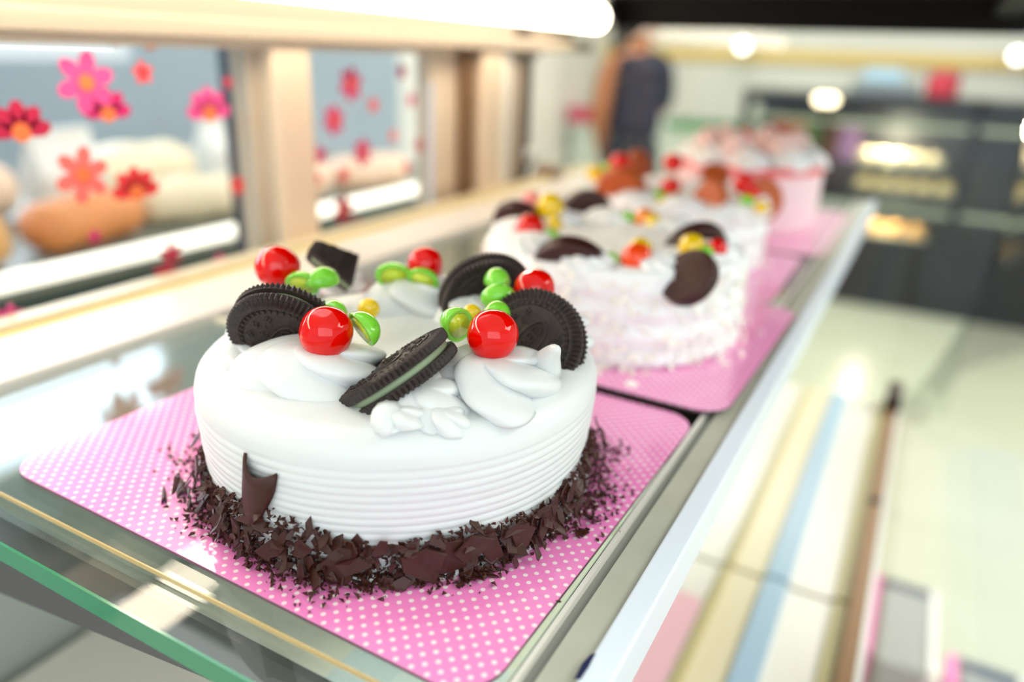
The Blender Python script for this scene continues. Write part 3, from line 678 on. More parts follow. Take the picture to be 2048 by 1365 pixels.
W_F = wafer_mesh('wafer', COOK); EMB = emblem_mesh('embossed_emblem', COOK)
W_B = wafer_mesh('wafer', COOKB, 0.0225, 0.0052, 40, False); W_T = wafer_mesh('wafer', COOKT, 0.0215, 0.0055, 40, False)
def fill_mesh(m, R, t):
    o = MB(); o.lathe([(0.001, -t / 2), (R * 0.97, -t / 2), (R, -t * 0.2), (R, t * 0.2), (R * 0.97, t / 2), (0.001, t / 2)], 48, None, lambda r, z, th, i: (r * (1 + 0.012 * math.sin(5 * th)), z)); return o.mesh('filling', m, True)
FI_G = fill_mesh(FILL_G, 0.0200, 0.0030); FI_W = fill_mesh(FILL_W, 0.0205, 0.0016); FI_T = fill_mesh(FILL_T, 0.0196, 0.0016)
def cookie(label, px, py, d, n, spin=0.0, kind='black', cut=None, sc_=1.0, group=None):
    loc = at(px, py, d=d); M = frame_from(camdir(*n), loc, spin) @ Matrix.Diagonal((sc_, sc_, sc_, 1))
    if cut: cut = [[Matrix.Rotation(-spin, 3, 'Z') @ Vector(q) for q in c_] for c_ in cut]
    t = thing('sandwich_cookie', label, 'cookie', group=group, M=M)
    wm, fm, h = {'black': (W_F, FI_G, 0.0013), 'brown': (W_B, FI_W, 0.0006), 'tan': (W_T, FI_T, 0.0006)}[kind]
    top, bot, em = Matrix.Translation((0, 0, h)), Matrix.Translation((0, 0, -h)) @ Matrix.Rotation(PI, 4, 'X'), EMB
    if cut:
        wt, wb, fm2 = wm, wm, fm
        for co, no in cut:
            wt = cut_mesh(wt, co, no, 'wafer'); fm2 = cut_mesh(fm2, co, no, 'filling'); em = cut_mesh(em, co, no, 'embossed_emblem')
            wb = cut_mesh(wb, Vector((co.x, -co.y, 0)), Vector((no.x, -no.y, 0)), 'wafer')
    else: wt, wb, fm2 = wm, wm, fm
    a = ob('wafer', wt, t, top); b = ob('wafer', wb, t, bot); ob('filling', fm2, t)
    if kind == 'black':
        ob('embossed_emblem', em, a)
        if not cut: ob('embossed_emblem', em, b)
    return t
def cherry_mesh(name, m, seed):
    o = MB(); k, nn = 18, 28; vs = []
    for i in range(k + 1):
        ph = PI * i / k
        for j in range(nn):
            th = 2 * PI * j / nn
            v = Vector((math.sin(ph) * math.cos(th), math.sin(ph) * math.sin(th), math.cos(ph)))
            r = 1 + 0.045 * noise.noise(v * 1.3 + Vector((seed, 0, 0))) - 0.10 * math.exp(-((ph) / 0.25) ** 2)
            vs.append(v * r * Vector((1, 1, 0.96)).x)
    fs = [(i * nn + j, (i + 1) * nn + j, (i + 1) * nn + (j + 1) % nn, i * nn + (j + 1) % nn) for i in range(k) for j in range(nn)]
    return o.add(vs, fs).mesh(name, m, True)
CHM = {nm: cherry_mesh('cherry', mt, s_) for nm, mt, s_ in (('red', RED, 1.0), ('orange_red', REDO, 3.0), ('yellow', YEL, 5.0), ('orange', ORG, 6.0), ('pink', PINKB2, 8.0))}
def fruit(label, px, py, z, rpx, kind='red', tilt=(0.3, 0.2), name='glazed_cherry', cat='cherry', group=None, d=None):
    p = at(px, py, z=z) if d is None else at(px, py, d=d)
    r = rpx * (p - CAM).dot(FWD) / F
    o = ob(name, CHM[kind], None, Matrix.Translation(p) @ Matrix.Rotation(tilt[0], 4, 'X') @ Matrix.Rotation(tilt[1], 4, 'Y') @ Matrix.Diagonal((r, r, r * 0.97, 1)))
    return tag(o, label, cat, group)
def wedge_mesh(hollow=True):
    """half of a jellied cherry: skin shell and cut face"""
    sk = MB(); ins = MB(); k, nn = 8, 20; vs = []
    for i in range(k + 1):
        ph = PI / 2 * i / k
        for j in range(nn):
            th = 2 * PI * j / nn; vs.append((math.sin(ph) * math.cos(th), math.sin(ph) * math.sin(th), math.cos(ph)))
    fs = [(i * nn + j, (i + 1) * nn + j, (i + 1) * nn + (j + 1) % nn, i * nn + (j + 1) % nn) for i in range(k) for j in range(nn)]
    b = len(vs)
    for r, z in ((0.92, -0.03), (0.74, -0.02), (0.66, 0.18), (0.3, 0.30), (0.0, 0.32)):
        for j in range(nn): th = 2 * PI * j / nn; vs.append((r * math.cos(th), r * math.sin(th), z))
    base = k * nn
    rows = [base] + [b + q * nn for q in range(5)]
    for q in range(5): fs += [(rows[q] + j, rows[q + 1] + j, rows[q + 1] + (j + 1) % nn, rows[q] + (j + 1) % nn) for j in range(nn)]
    return sk.add(vs, fs)
WD = wedge_mesh(); WEDGE = WD.mesh('green_jelly', GRN, True)
INS = MB().lathe([(0.72, 0.0), (0.64, 0.16), (0.3, 0.28), (0.02, 0.3)], 20); INSM = INS.mesh('cut_face', GRN_IN, True)
WEDGES = {'green': (WEDGE, INSM), 'yellow': (WD.mesh('yellow_jelly', YEL, True), INS.mesh('cut_face', YEL, True)), 'red': (WD.mesh('red_jelly', RED, True), INS.mesh('cut_face', REDO, True))}
def jelly(label, px, py, z, rpx, n, spin=0.0, kind='green', group=None, squash=0.75, d=None):
    """n = direction in which the rounded side looks (right, up, towards viewer)"""
    p = at(px, py, z=z) if d is None else at(px, py, d=d)
    r = rpx * (p - CAM).dot(FWD) / F
    M = frame_from(camdir(*n), p, spin) @ Matrix.Diagonal((r, r * squash, r * 0.85, 1))
    t = thing('candied_fruit_piece', label, 'candied fruit', group=group, M=M)
    a, b = WEDGES[kind]
    ob('jelly_skin', a, t); ob('cut_face', b, t, Matrix.Translation((0, 0, -0.035)))
    return t

# ------------------------------------------------------------------ front cake
CK = Vector((-0.174, 0.230, BZ))
cake = thing('cream_cake', 'large round white cream cake in front, combed sides and dark chocolate shards round its foot', 'cake', CK)
def cake_profile(r, z, th, i):
    return r, z
N = 220; prof_ = []; H = 0.0552; zs = [0.0, 0.002] + [0.004 + 0.041 * i / 95 for i in range(96)]
for z in zs:
    u = z / 0.045; r = 0.0765 + 0.0035 * min(1, u * 1.2)
    ridge = 0.00042 * (abs(math.sin(PI * z / 0.0031)) ** 0.7 - 0.5) if z > 0.004 else 0
    prof_.append((r + ridge * (0.6 + 0.4 * min(1, (0.045 - z) / 0.006)), z))
for i in range(1, 13):
    a = PI / 2 * i / 12; prof_.append((0.0800 - 0.0088 + 0.0088 * math.cos(a), 0.0460 + 0.0092 * math.sin(a)))
for r in (0.066, 0.058, 0.05, 0.04, 0.03, 0.02, 0.01, 0.001): prof_.append((r, 0.0552 - 0.0006 * (1 - r / 0.07)))
def wob(r, z, th, i):
    v = Vector((math.cos(th), math.sin(th), 0))
    q = noise.noise(v * 1.2 + Vector((0, 0, z * 30))) * 0.0007 + noise.noise(v * 4 + Vector((3, 0, z * 260))) * 0.00022
    # comb lines drift slowly round the cake
    return r + (q if r > 0.06 else 0), z + (0.0005 * math.sin(th * 2 + 1) + 0.0003 * math.sin(5 * th) if 0.003 < z < 0.046 else 0.0003 * noise.noise(v * (r * 60)))
MB().lathe(prof_, N, None, wob).build('cream_body', CREAM, cake, True)
RS = [rosette_mesh('cream_rosette', CREAM, 0.0255, 0.0165, 5, 1.9, 0.34, 0.004, s_) for s_ in (0.0, 4.0)]
def ros(px, py, rs, k, sx=1.0, sy=1.0, z=0.0558):
    p = at(px, py, z=z) - CK
    return ob('cream_rosette', RS[k], cake, Matrix.Translation((p.x, p.y, 0.0545)) @ Matrix.Rotation(rs, 4, 'Z') @ Matrix.Diagonal((sx, sy, 1, 1)))
ros(632, 752, 0.4, 0, 1.25, 0.95); ros(985, 772, 1.9, 1, 1.25, 1.0); ros(1075, 668, 2.6, 0, 1.0, 1.0); ros(838, 606, 0.9, 1, 1.15, 1.0); ros(575, 640, 1.2, 0, 0.95, 0.9); ros(960, 640, 0.2, 1, 0.8, 0.8)
RM = rosette_mesh('cream_rosette', CREAM, 0.0145, 0.0095, 5, 1.5, 0.26, 0.002, 9.0, 0.0)
def blob(px, py, s_, rot=0.0, tiltx=0.0, z=0.0555, sz=1.0):
    p = at(px, py, z=z) - CK
    return ob('cream_rosette', RM, cake, Matrix.Translation((p.x, p.y, 0.0545)) @ Matrix.Rotation(rot, 4, 'Z') @ Matrix.Rotation(tiltx, 4, 'X') @ Matrix.Diagonal((s_, s_, s_ * sz, 1)))
blob(845, 815, 1.25, 0.3, 0.1); blob(800, 850, 0.75, 1.0, -0.3); blob(885, 845, 0.7, 2.0, 0.2); blob(492, 705, 1.0, 0.5, 0.1, sz=0.7); blob(520, 668, 0.95, 1.5, 0, sz=1.1); blob(475, 728, 0.7, 0.2, sz=0.5); blob(672, 570, 1.1, 0.4)
# cream peaks in front of the right-hand cookie
pk = MB(); p = at(1085, 745, z=0.058) - CK; tp = at(1116, 697, z=0.074) - CK
pts = [p.lerp(tp, u) + Vector((0, 0, 0.002 * math.sin(PI * u))) for u in (0, 0.25, 0.5, 0.75, 0.92, 1)]
pk.tube(pts, [0.0075, 0.0056, 0.0038, 0.0026, 0.0015, 0.0005], 14).build('cream_peak', CREAM, cake, True)
pk = MB(); p = at(780, 830, z=0.057) - CK; tp = at(768, 868, z=0.058) - CK
pk.tube([p, p.lerp(tp, 0.5) + Vector((0, 0, 0.001)), tp], [0.006, 0.0055, 0.0015], 12).build('cream_peak', CREAM, cake, True)

# chocolate coating: every larger shard a part of its own, the crumbs one part
def shard_mesh(seed, thick=0.0009):
    r_ = random.Random(seed); n = r_.choice((4, 5, 5, 6, 7)); poly = []
    for k in range(n):
        a = 2 * PI * (k + r_.uniform(-0.32, 0.32)) / n; q = r_.uniform(0.55, 1.0)
        poly.append((q * math.cos(a), q * math.sin(a) * r_.choice((0.6, 0.75, 0.9))))
    bend = r_.uniform(-0.25, 0.45); th = 0.10
    f = lambda x, y, z: (x, y, z + bend * (x * x + 0.3 * y * y))
    vs = [f(x, y, 0) for x, y in poly] + [f(x * 0.94, y * 0.94, th) for x, y in poly] + [(0, 0, 0), (0, 0, th)]
    fs = [(i, (i + 1) % n, n + (i + 1) % n, n + i) for i in range(n)] + [((i + 1) % n, i, 2 * n) for i in range(n)] + [(n + i, n + (i + 1) % n, 2 * n + 1) for i in range(n)]
    return MB().add(vs, fs).mesh('chocolate_shard', CHOC)
SHD = [shard_mesh(100 + k) for k in range(18)]
def curl_mesh(L=1.0, R=0.45, sweep=2.3):
    k, n = 12, 7; vs = []
    for s_ in (1.0, 0.86):
        for j in range(n):
            w_ = 1 - 0.75 * (j / (n - 1)) ** 1.5
            for i in range(k):
                a = (i / (k - 1) - 0.5) * sweep * w_
                zj = (j / (n - 1) - 0.5) * L
                if j == 0: zj -= 0.22 * abs(i / (k - 1) - 0.5) * 2
                vs.append((R * s_ * math.sin(a), zj, R * s_ * math.cos(a) - R))
    o = n * k; fs = []
    for j in range(n - 1):
        for i in range(k - 1):
            q = j * k + i; fs += [(q, q + 1, q + k + 1, q + k), (o + q + k, o + q + k + 1, o + q + 1, o + q)]
    bd = [i for i in range(k)] + [j * k + k - 1 for j in range(1, n)] + [(n - 1) * k + i for i in range(k - 2, -1, -1)] + [j * k for j in range(n - 2, 0, -1)]
    fs += [(bd[q], o + bd[q], o + bd[(q + 1) % len(bd)], bd[(q + 1) % len(bd)]) for q in range(len(bd))]
    return MB().add(vs, fs).mesh('chocolate_curl', CHOC, True)
CURL = curl_mesh(1.25, 0.45, 2.2)
ANG0 = math.atan2(-CK.y, -CK.x)
def put_shard(me, ang, rad, z, size, n_out=0.0, spin=None, lean=None, nm='chocolate_shard'):
    p = Vector((rad * math.cos(ang), rad * math.sin(ang), z))
    out = Vector((math.cos(ang + rnd.uniform(-n_out, n_out)), math.sin(ang + rnd.uniform(-n_out, n_out)), lean if lean is not None else rnd.uniform(-0.1, 0.5 + n_out)))
    M = frame_from(out, p, spin if spin is not None else rnd.uniform(0, 2 * PI)) @ Matrix.Diagonal((size * 1.1, size * (rnd.uniform(0.4, 1.05) if size < 0.0076 else 1), size, 1))
    return ob(nm, me, cake, M)
def zhi(a):   # height of the coating round the cake
    return 0.0165 + 0.003 * math.sin(3 * a + 0.5) + 0.0025 * math.sin(7 * a) + 0.003 * max(0, math.cos(a - 2.6 - PI))
cnt = 0
while cnt < 285:
    a = ANG0 + rnd.triangular(-2.2, 2.2, 0) * rnd.uniform(0.75, 1.0); u = rnd.random(); z = zhi(a) * u ** 0.9
    big = rnd.random(); side = abs(math.sin(a - ANG0))
    s_ = rnd.uniform(0.0018, 0.0036) if big < 0.5 else rnd.uniform(0.0036, 0.0056) if big < 0.92 else rnd.uniform(0.0052, 0.0072)
    z = max(z, 0.0012 + s_ * 0.35)
    rad = 0.0768 + 0.003 * min(1, z / 0.038) + 0.0006 + rnd.uniform(-0.0004, 0.0026) + (0.0045 + 0.013 * side ** 2) * max(0, 1 - z / (0.011 + 0.010 * side)) * rnd.random() ** 1.3
    put_shard(SHD[cnt % 18], a, rad, z, s_, 0.75)
    cnt += 1
# the large curved flakes that stand out
for (px, py, z, s_, sp, ln) in ((838, 1100, 0.0085, 0.0105, 0.3, 0.05), (715, 1095, 0.009, 0.0080, 0.0, 0.1), (1035, 1070, 0.010, 0.0085, 1.7, 0.05), (925, 1070, 0.012, 0.0085, 0.2, 0.1), (430, 925, 0.018, 0.0062, 1.6, 0.1), (375, 850, 0.022, 0.0060, 1.6, 0.1), (540, 1010, 0.016, 0.0058, 0.2, 0.0), (605, 1045, 0.014, 0.0058, 1.2, 0.0), (765, 1068, 0.016, 0.0050, 0.9, 0.0), (1105, 1010, 0.016, 0.0050, 1.3, 0.1), (1150, 985, 0.016, 0.0055, 0.7, 0.1), (640, 1060, 0.012, 0.0055, 1.5, 0), (690, 1115, 0.0075, 0.0092, 1.1, 0.1), (885, 1085, 0.009, 0.0088, 0.7, 0.0), (965, 1075, 0.010, 0.0082, 2.1, 0.1), (590, 1065, 0.009, 0.0078, 0.4, 0.0), (1010, 1040, 0.014, 0.0070, 0.1, 0.1), (500, 1045, 0.010, 0.0072, 1.9, 0.1), (1070, 1030, 0.012, 0.0078, 0.9, 0.0)):
    q = at(px, py, z=BZ + z) - CK; a = math.atan2(q.y, q.x)
    put_shard(SHD[int(px) % 18], a, 0.0805 + 0.0015 * (z / 0.02), z, s_, 0.1, sp, ln)
q = at(500, 968, z=BZ + 0.012) - CK; a = ANG0 - 0.66
put_shard(CURL, a, 0.0832, 0.0265, 0.0170, 0.0, 2.85, -0.12, 'chocolate_curl')
# crumbs: nobody could count them
cm = MB(); r_ = random.Random(3)
for k in range(8500):
    a = r_.uniform(-PI, PI)
    if r_.random() < 0.55:
        z = zhi(a) * 1.02 * r_.random() ** 1.1; rad = 0.0772 + 0.003 * min(1, z / 0.038) + r_.uniform(-0.0003, 0.0024)
    else:
        z = abs(r_.gauss(0, 0.0014 + 0.002 * math.sin(a - ANG0) ** 2)) + 0.0003; rad = 0.0775 + abs(r_.gauss(0, 0.0036 + 0.0036 * math.sin(a - ANG0) ** 2)) * (1.0 + 0.4 * math.sin(4 * a) + 0.3 * math.sin(9 * a + 1))
        z *= max(0.1, 1 - (rad - 0.078) / 0.018)
    s_ = r_.uniform(0.0003, 0.0018)
    M = Matrix.Translation((rad * math.cos(a), rad * math.sin(a), z + 0.0002)) @ Matrix.Rotation(r_.uniform(0, 6), 4, Vector((r_.gauss(0, 1), r_.gauss(0, 1), r_.gauss(0, 1) + 0.01)).normalized())
    cm.add([M @ Vector(v) for v in ((-s_, -s_ * 0.5, 0), (s_, -s_ * 0.3, 0), (s_ * 0.2, s_ * 0.8, 0), (0, 0, s_ * 0.6))], [(0, 2, 1), (0, 1, 3), (1, 2, 3), (2, 0, 3)])
cr_ = cm.build('chocolate_crumbs', CHOC_L, cake); cr_['kind'] = 'stuff'
# white smear of cream on the board along the foot of the cake
sm = MB(); k = 120; pts = []
for j in range(k):
    a = ANG0 - 1.9 + 3.8 * j / (k - 1); pts.append((0.0785 * math.cos(a), 0.0785 * math.sin(a), 0.0008))
sm.tube(pts, [0.0014 + 0.0008 * noise.noise(Vector((j * 0.21, 0, 0))) for j in range(k)], 8).build('cream_smear', CREAM, cake, True)

# toppings of the front cake
cookie('black sandwich cookie with pale green filling lying tilted at the front of the near cake', 797, 748, 0.264, (-0.55, 0.82, 0.16), 0.6)
cookie('black sandwich cookie leaning over the left edge of the near cake behind a cherry', 574, 668, 0.290, (-0.12, -0.68, 0.70), 1.0)
cookie('black sandwich cookie standing at the right of the near cake, its embossed face showing', 1064, 688, 0.300, (-0.36, 0.14, 0.92), 1.0, cut=[((0, -0.0150, 0), (-0.25, -1, 0))])
cookie('black sandwich cookie at the back right of the near cake behind green fruit', 974, 597, 0.342, (0.30, -0.60, 0.74), 0.2)
cookie('broken piece of black cookie sticking up at the back of the near cake', 687, 533, 0.360, (0.56, 0.40, 0.72), 0.5, cut=[((0.005, -0.004, 0), (0.80, -0.60, 0)), ((0.004, 0.0070, 0), (0.55, 0.83, 0)), ((-0.0085, -0.006, 0), (-0.85, -0.53, 0))], sc_=0.80)
fruit('big red cherry at the front left of the near cake', 652, 664, None, 54, d=0.268)
fruit('big red cherry at the front right of the near cake beside the embossed cookie', 985, 670, None, 52, tilt=(0.5, 0.3), d=0.268)
fruit('red cherry behind the embossed cookie on the near cake', 1068, 578, None, 42, tilt=(0.2, -0.3), d=0.318)
fruit('red cherry at the middle back of the near cake', 850, 529, None, 36, tilt=(0.6, 0.1), d=0.356)
fruit('red cherry at the far left of the near cake above the leaning cookie', 555, 534, None, 44, tilt=(0.1, 0.4), d=0.326)
jelly('green jelly wedge with shiny cut face beside the front left cherry', 722, 660, None, 44, (0.75, 0.50, -0.38), 0.4, d=0.272)
jelly('green jelly wedge peeping over the top of the front left cherry', 666, 632, None, 38, (0.3, 0.88, 0.2), 0.0, d=0.285)
jelly('yellow green jelly slice right of the far left cherry', 605, 570, None, 35, (0.05, 0.65, -0.65), 0.2, d=0.318)
jelly('bright green jelly slice leaning behind the left cookie', 645, 566, None, 38, (0.1, 0.9, 0.4), 0.0, d=0.322)
jelly('green jelly slice with yellow heart left of the middle back cherry', 790, 556, None, 40, (-0.12, 0.6, -0.75), 0.3, d=0.350)
jelly('orange tinged green slice in front of the middle back cherry', 845, 562, None, 34, (0.3, 0.6, -0.7), 0.2, d=0.345)
jelly('green jelly half left of the front right cherry', 918, 652, None, 46, (-0.72, 0.45, -0.52), 0.8, d=0.276)
jelly('upright green jelly wedge behind the front right cherry', 992, 634, None, 38, (0.1, 0.9, 0.4), 0.3, d=0.288)
jelly('dark green jelly wedge topmost in front of the back right cookie', 994, 566, None, 36, (0.0, 0.93, 0.35), 0.5, d=0.322)
jelly('olive green jelly wedge below the topmost one at the back right', 996, 596, None, 36, (0.0, 0.55, 0.8), 0.2, d=0.312)
fruit('small round yellow jelly at the back left of the near cake top', 737, 618, None, 22, 'yellow', name='yellow_jelly_drop', cat='candied fruit', d=0.315)
fruit('small yellow jelly drop behind the green half on the near cake', 943, 628, None, 20, 'yellow', name='yellow_jelly_drop', cat='candied fruit', d=0.300)

# loose chocolate lying on the front board
def loose(label, px, py, sx, sy, rot, kind='shard', group=None):
    p = at(px, py, z=BZ + 0.0006)
    t = ob('chocolate_shaving', CURL if kind == 'curl' else SHD[(px * 7 + py) % 18], None, Matrix.Translation(p + Vector((0, 0, (0.0012 if kind == 'curl' else 0.0)))) @ Matrix.Rotation(rot, 4, 'Z') @ Matrix.Diagonal((sx, sy, max(sx, sy) if kind == 'curl' else sx, 1)))
    return tag(t, label, 'chocolate', group)
loose('rolled chocolate curl lying on the pink board at the far left of the cake', 328, 990, 0.0026, 0.0075, 0.9, 'curl')
loose('wide bent chocolate curl next to the rolled one left of the cake', 362, 974, 0.006, 0.009, 1.0, 'curl')
loose('small chocolate chip alone on the board below the left curls', 393, 1040, 0.0014, 0.0014, 0.3)
loose('pointed chocolate sliver standing off to the right of the cake', 1180, 1036, 0.0045, 0.0028, 0.2)
loose('small dark chocolate flake beside the pointed sliver at right', 1192, 1014, 0.002, 0.002, 0.9)
loose('chunky chocolate piece on the board at lower right of the cake', 1163, 1066, 0.0042, 0.0036, 0.5)
loose('tiny reddish chocolate speck near the rail edge of the board', 1117, 1204, 0.0011, 0.0011, 0.1)
loose('round lump of chocolate below the front of the cake', 718, 1160, 0.0042, 0.004, 1.1)
loose('thin chocolate chip right of the round lump', 742, 1172, 0.0016, 0.0022, 0.7)
loose('flat brown chocolate strip lying under the front of the cake', 770, 1152, 0.0048, 0.0024, 0.2)
loose('brown chocolate chip alone in front of the cake middle', 860, 1163, 0.0024, 0.0016, 0.5)
for k in range(7):
    a = -0.9 + 0.30 * k
    loose(('chocolate needle %s in the spiky cluster at front right' % ('leftmost', 'second from left', 'third from left', 'in the middle', 'third from right', 'second from right', 'rightmost')[k]), int(925 + 9 * k), int(1158 - 3 * k + 6 * (k % 2)), 0.0056, 0.0018, a - 0.4)
tag(cookie_crumb := MB().ball(at(805, 832, z=0.0575), 0.0007, 8, 6, (1.2, 1, 0.8)).build('cookie_crumb', COOK), 'tiny black cookie crumb on the cream below the front cookie', 'crumb')

# ------------------------------------------------------------------ the cakes behind
FLAKE = mat('white_chocolate_flake', srgb(250, 244, 232), 0.45)
def rough_cake(label, cx, cy, R, H, m, seed, flakes, ruffle_n, side=None, rough=0.0022, name='cream_cake'):
    t = thing(name, label, 'cake', (cx, cy, BZ + (0.0032 if cy < 0.5 else 0)))
    prof_ = [(R * 0.97, 0)] + [(R * (0.985 + 0.015 * math.sin(i)), H * 0.9 * i / 22) for i in range(1, 23)] + [(R * 0.985, H * 0.95), (R * 0.94, H * 0.99), (R * 0.87, H)] + [(R * q, H * 0.995) for q in (0.7, 0.5, 0.3, 0.01)]
    def fn(r, z, th, i):
        v = Vector((math.cos(th), math.sin(th), 0)); 
        q = noise.noise(v * 7 + Vector((seed, 0, z * 110))) * rough + noise.noise(v * 18 + Vector((seed, 5, z * 300))) * rough * 0.5
        return r + (q if r > R * 0.6 else 0), z + (abs(noise.noise(v * (r * 90) + Vector((seed, 1, 0)))) * 0.003 if z > H * 0.9 else 0)
    MB().lathe(prof_, 120, None, fn).build('cream_body', side or m, t, True)
    rm = rosette_mesh('cream_rosette', m, 0.021, 0.0115, 9, 1.1, 0.22, 0.002, seed, 0.0)
    for k in range(ruffle_n):
        a = 2 * PI * k / ruffle_n + seed
        ob('cream_rosette', rm, t, Matrix.Translation((R * 0.74 * math.cos(a), R * 0.74 * math.sin(a), H - 0.002)) @ Matrix.Rotation(a * 2.3, 4, 'Z'))
    if flakes:
        f_ = MB(); r2 = random.Random(int(seed * 10))
        for k in range(flakes):
            a = r2.uniform(-PI, PI); z = H * 0.95 * r2.random(); rad = R * 0.985 + r2.uniform(0, 0.0028); s_ = r2.uniform(0.0012, 0.0042)
            if r2.random() < 0.12: z = 0.0006; rad = R + abs(r2.gauss(0, 0.008))
            M = frame_from((math.cos(a) + r2.gauss(0, 0.4), math.sin(a) + r2.gauss(0, 0.4), r2.gauss(0.2, 0.4)), (rad * math.cos(a), rad * math.sin(a), z + 0.0004), r2.uniform(0, 6))
            f_.add([M @ Vector(v) for v in ((-s_, -s_ * 0.5, 0), (s_, -s_ * 0.4, 0.0003), (s_ * 0.8, s_ * 0.5, 0), (-s_ * 0.7, s_ * 0.4, 0.0004), (0, 0, 0.0007))], [(0, 1, 2, 3), (1, 0, 4), (2, 1, 4), (3, 2, 4), (0, 3, 4)])
        fo = f_.build('white_chocolate_flakes', FLAKE, t); fo['kind'] = 'stuff'
    return t
rough_cake('second cake, rough white cream with white flakes and dark brown cookies', -0.166, 0.446, 0.083, 0.056, CREAM2, 2.0, 900, 9)
rough_cake('third cake, white cream topped with golden brown cookies', -0.186, 0.655, 0.076, 0.056, CREAM2, 5.0, 500, 9)
# cookies on cake two
cookie('dark brown cookie leaning at the front left of the second cake', 1142, 540, 0.43, (-0.22, -0.72, 0.62), 0.0, 'brown', sc_=1.0)
cookie('dark brown cookie standing upright at the right of the second cake', 1378, 556, 0.405, (-0.62, 0.45, 0.65), 0.0, 'brown', sc_=0.73)
cookie('black cookie arched behind the yellow fruit on the second cake', 1390, 500, 0.47, (0.15, -0.72, 0.62), 0.0, 'brown', sc_=0.9)
cookie('black cookie at the back of the second cake half sunk in cream', 1172, 436, 0.56, (0.30, -0.30, 0.80), 0.0, 'brown', sc_=0.95)
cookie('brown cookie at the far left of the second cake', 1036, 447, 0.52, (-0.25, -0.72, 0.65), 0.0, 'brown', sc_=0.80)
# fruit on cake two
fruit('orange red cherry in the middle front of the second cake', 1274, 518, None, 33, 'orange_red', d=0.421)
fruit('yellow top of jelly behind the orange red cherry of the second cake', 1280, 500, None, 26, 'yellow', name='yellow_jelly_drop', cat='candied fruit', d=0.434)
jelly('green jelly bit left of the orange red cherry on the second cake', 1222, 519, None, 18, (-0.3, 0.6, 0.7), 0, d=0.423)
jelly('green jelly bit right of the orange red cherry on the second cake', 1326, 527, None, 18, (0.3, 0.6, 0.7), 0, d=0.416)
fruit('yellow jelly fruit at the right of the second cake', 1384, 494, None, 27, 'yellow', name='yellow_jelly_fruit', cat='candied fruit', d=0.441)
fruit('red jelly fruit at the right edge of the second cake', 1434, 497, None, 20, 'red', d=0.436)
jelly('green jelly wedge between yellow and red fruit on the second cake', 1412, 505, None, 16, (0.2, 0.6, 0.7), 0, d=0.431)
fruit('orange jelly fruit at the back middle of the second cake', 1290, 440, None, 24, 'orange', name='orange_jelly_fruit', cat='candied fruit', d=0.526)
fruit('yellow jelly beside the orange fruit at the back of the second cake', 1308, 445, None, 18, 'yellow', name='yellow_jelly_fruit', cat='candied fruit', d=0.516)
jelly('green jelly left of the orange fruit at the back of the second cake', 1256, 436, None, 16, (-0.3, 0.6, 0.7), 0, d=0.526)
jelly('green jelly right of the orange fruit at the back of the second cake', 1330, 461, None, 16, (0.3, 0.6, 0.7), 0, d=0.511)
fruit('yellow jelly ball topmost at the left of the second cake', 1100, 412, None, 27, 'yellow', name='yellow_jelly_fruit', cat='candied fruit', d=0.511)
fruit('pinkish red jelly behind the yellow ball on the second cake', 1063, 402, None, 20, 'pink', name='pink_jelly_fruit', cat='candied fruit', d=0.536)
fruit('red cherry at the left of the second cake above the cream', 1060, 455, None, 28, 'red', d=0.476)
jelly('green jelly beside the left red cherry of the second cake', 1100, 476, None, 20, (0.2, 0.6, 0.7), 0, d=0.466)
jelly('yellow jelly wedge above the left green piece on the second cake', 1108, 450, None, 20, (0.4, 0.6, 0.6), 0, 'yellow', d=0.481)
# cake three
cookie('golden brown cookie lying at the left of the third cake', 1242, 380, 0.64, (-0.25, -0.72, 0.60), 0, 'tan', sc_=1.0)
cookie('golden brown cookie upright at the back left of the third cake', 1278, 328, 0.74, (0.55, 0.10, 0.75), 0, 'tan', sc_=0.66)
cookie('golden brown cookie standing edge-on in the front of the third cake', 1420, 402, 0.615, (-0.80, 0.12, 0.45), 0, 'tan', sc_=0.80)
cookie('small tan cookie behind the edge-on one on the third cake', 1430, 352, 0.70, (0.10, 0.40, 0.85), 0, 'tan', sc_=0.62)
cookie('brown cookie at the right of the third cake behind red cherries', 1524, 400, 0.64, (0.30, -0.10, 0.90), 0, 'tan', sc_=0.88)
fruit('red cherry at the left of the third cake', 1240, 328, None, 22, d=0.682)
fruit('red cherry alone at the back middle of the third cake', 1346, 326, None, 20, d=0.702)
fruit('red cherry over green jelly in the middle of the third cake', 1341, 374, None, 20, d=0.642)
fruit('large red cherry at the right of the third cake', 1488, 368, None, 22, d=0.612)
fruit('small red cherry under the large one at the right of the third cake', 1506, 386, None, 15, d=0.602)
fruit('yellow jelly at the far left edge of the third cake', 1190, 347, None, 17, 'yellow', name='yellow_jelly_fruit', cat='candied fruit', d=0.682)
jelly('lime jelly next to the left cherry of the third cake', 1214, 338, None, 14, (-0.2, 0.7, 0.6), 0, d=0.692)
jelly('green jelly left under the middle cherry of the third cake', 1318, 391, None, 14, (-0.2, 0.6, 0.7), 0, d=0.627)
jelly('green jelly right under the middle cherry of the third cake', 1348, 398, None, 14, (0.2, 0.6, 0.7), 0, d=0.622)
fruit('yellow jelly under the middle cherry of the third cake', 1326, 408, None, 15, 'yellow', name='yellow_jelly_fruit', cat='candied fruit', d=0.614)
jelly('dark green jelly under the right cherries of the third cake', 1494, 403, None, 16, (-0.1, 0.6, 0.7), 0, d=0.592)
fruit('lime yellow jelly at the right end of the third cake', 1522, 415, None, 14, 'yellow', name='yellow_jelly_fruit', cat='candied fruit', d=0.587)

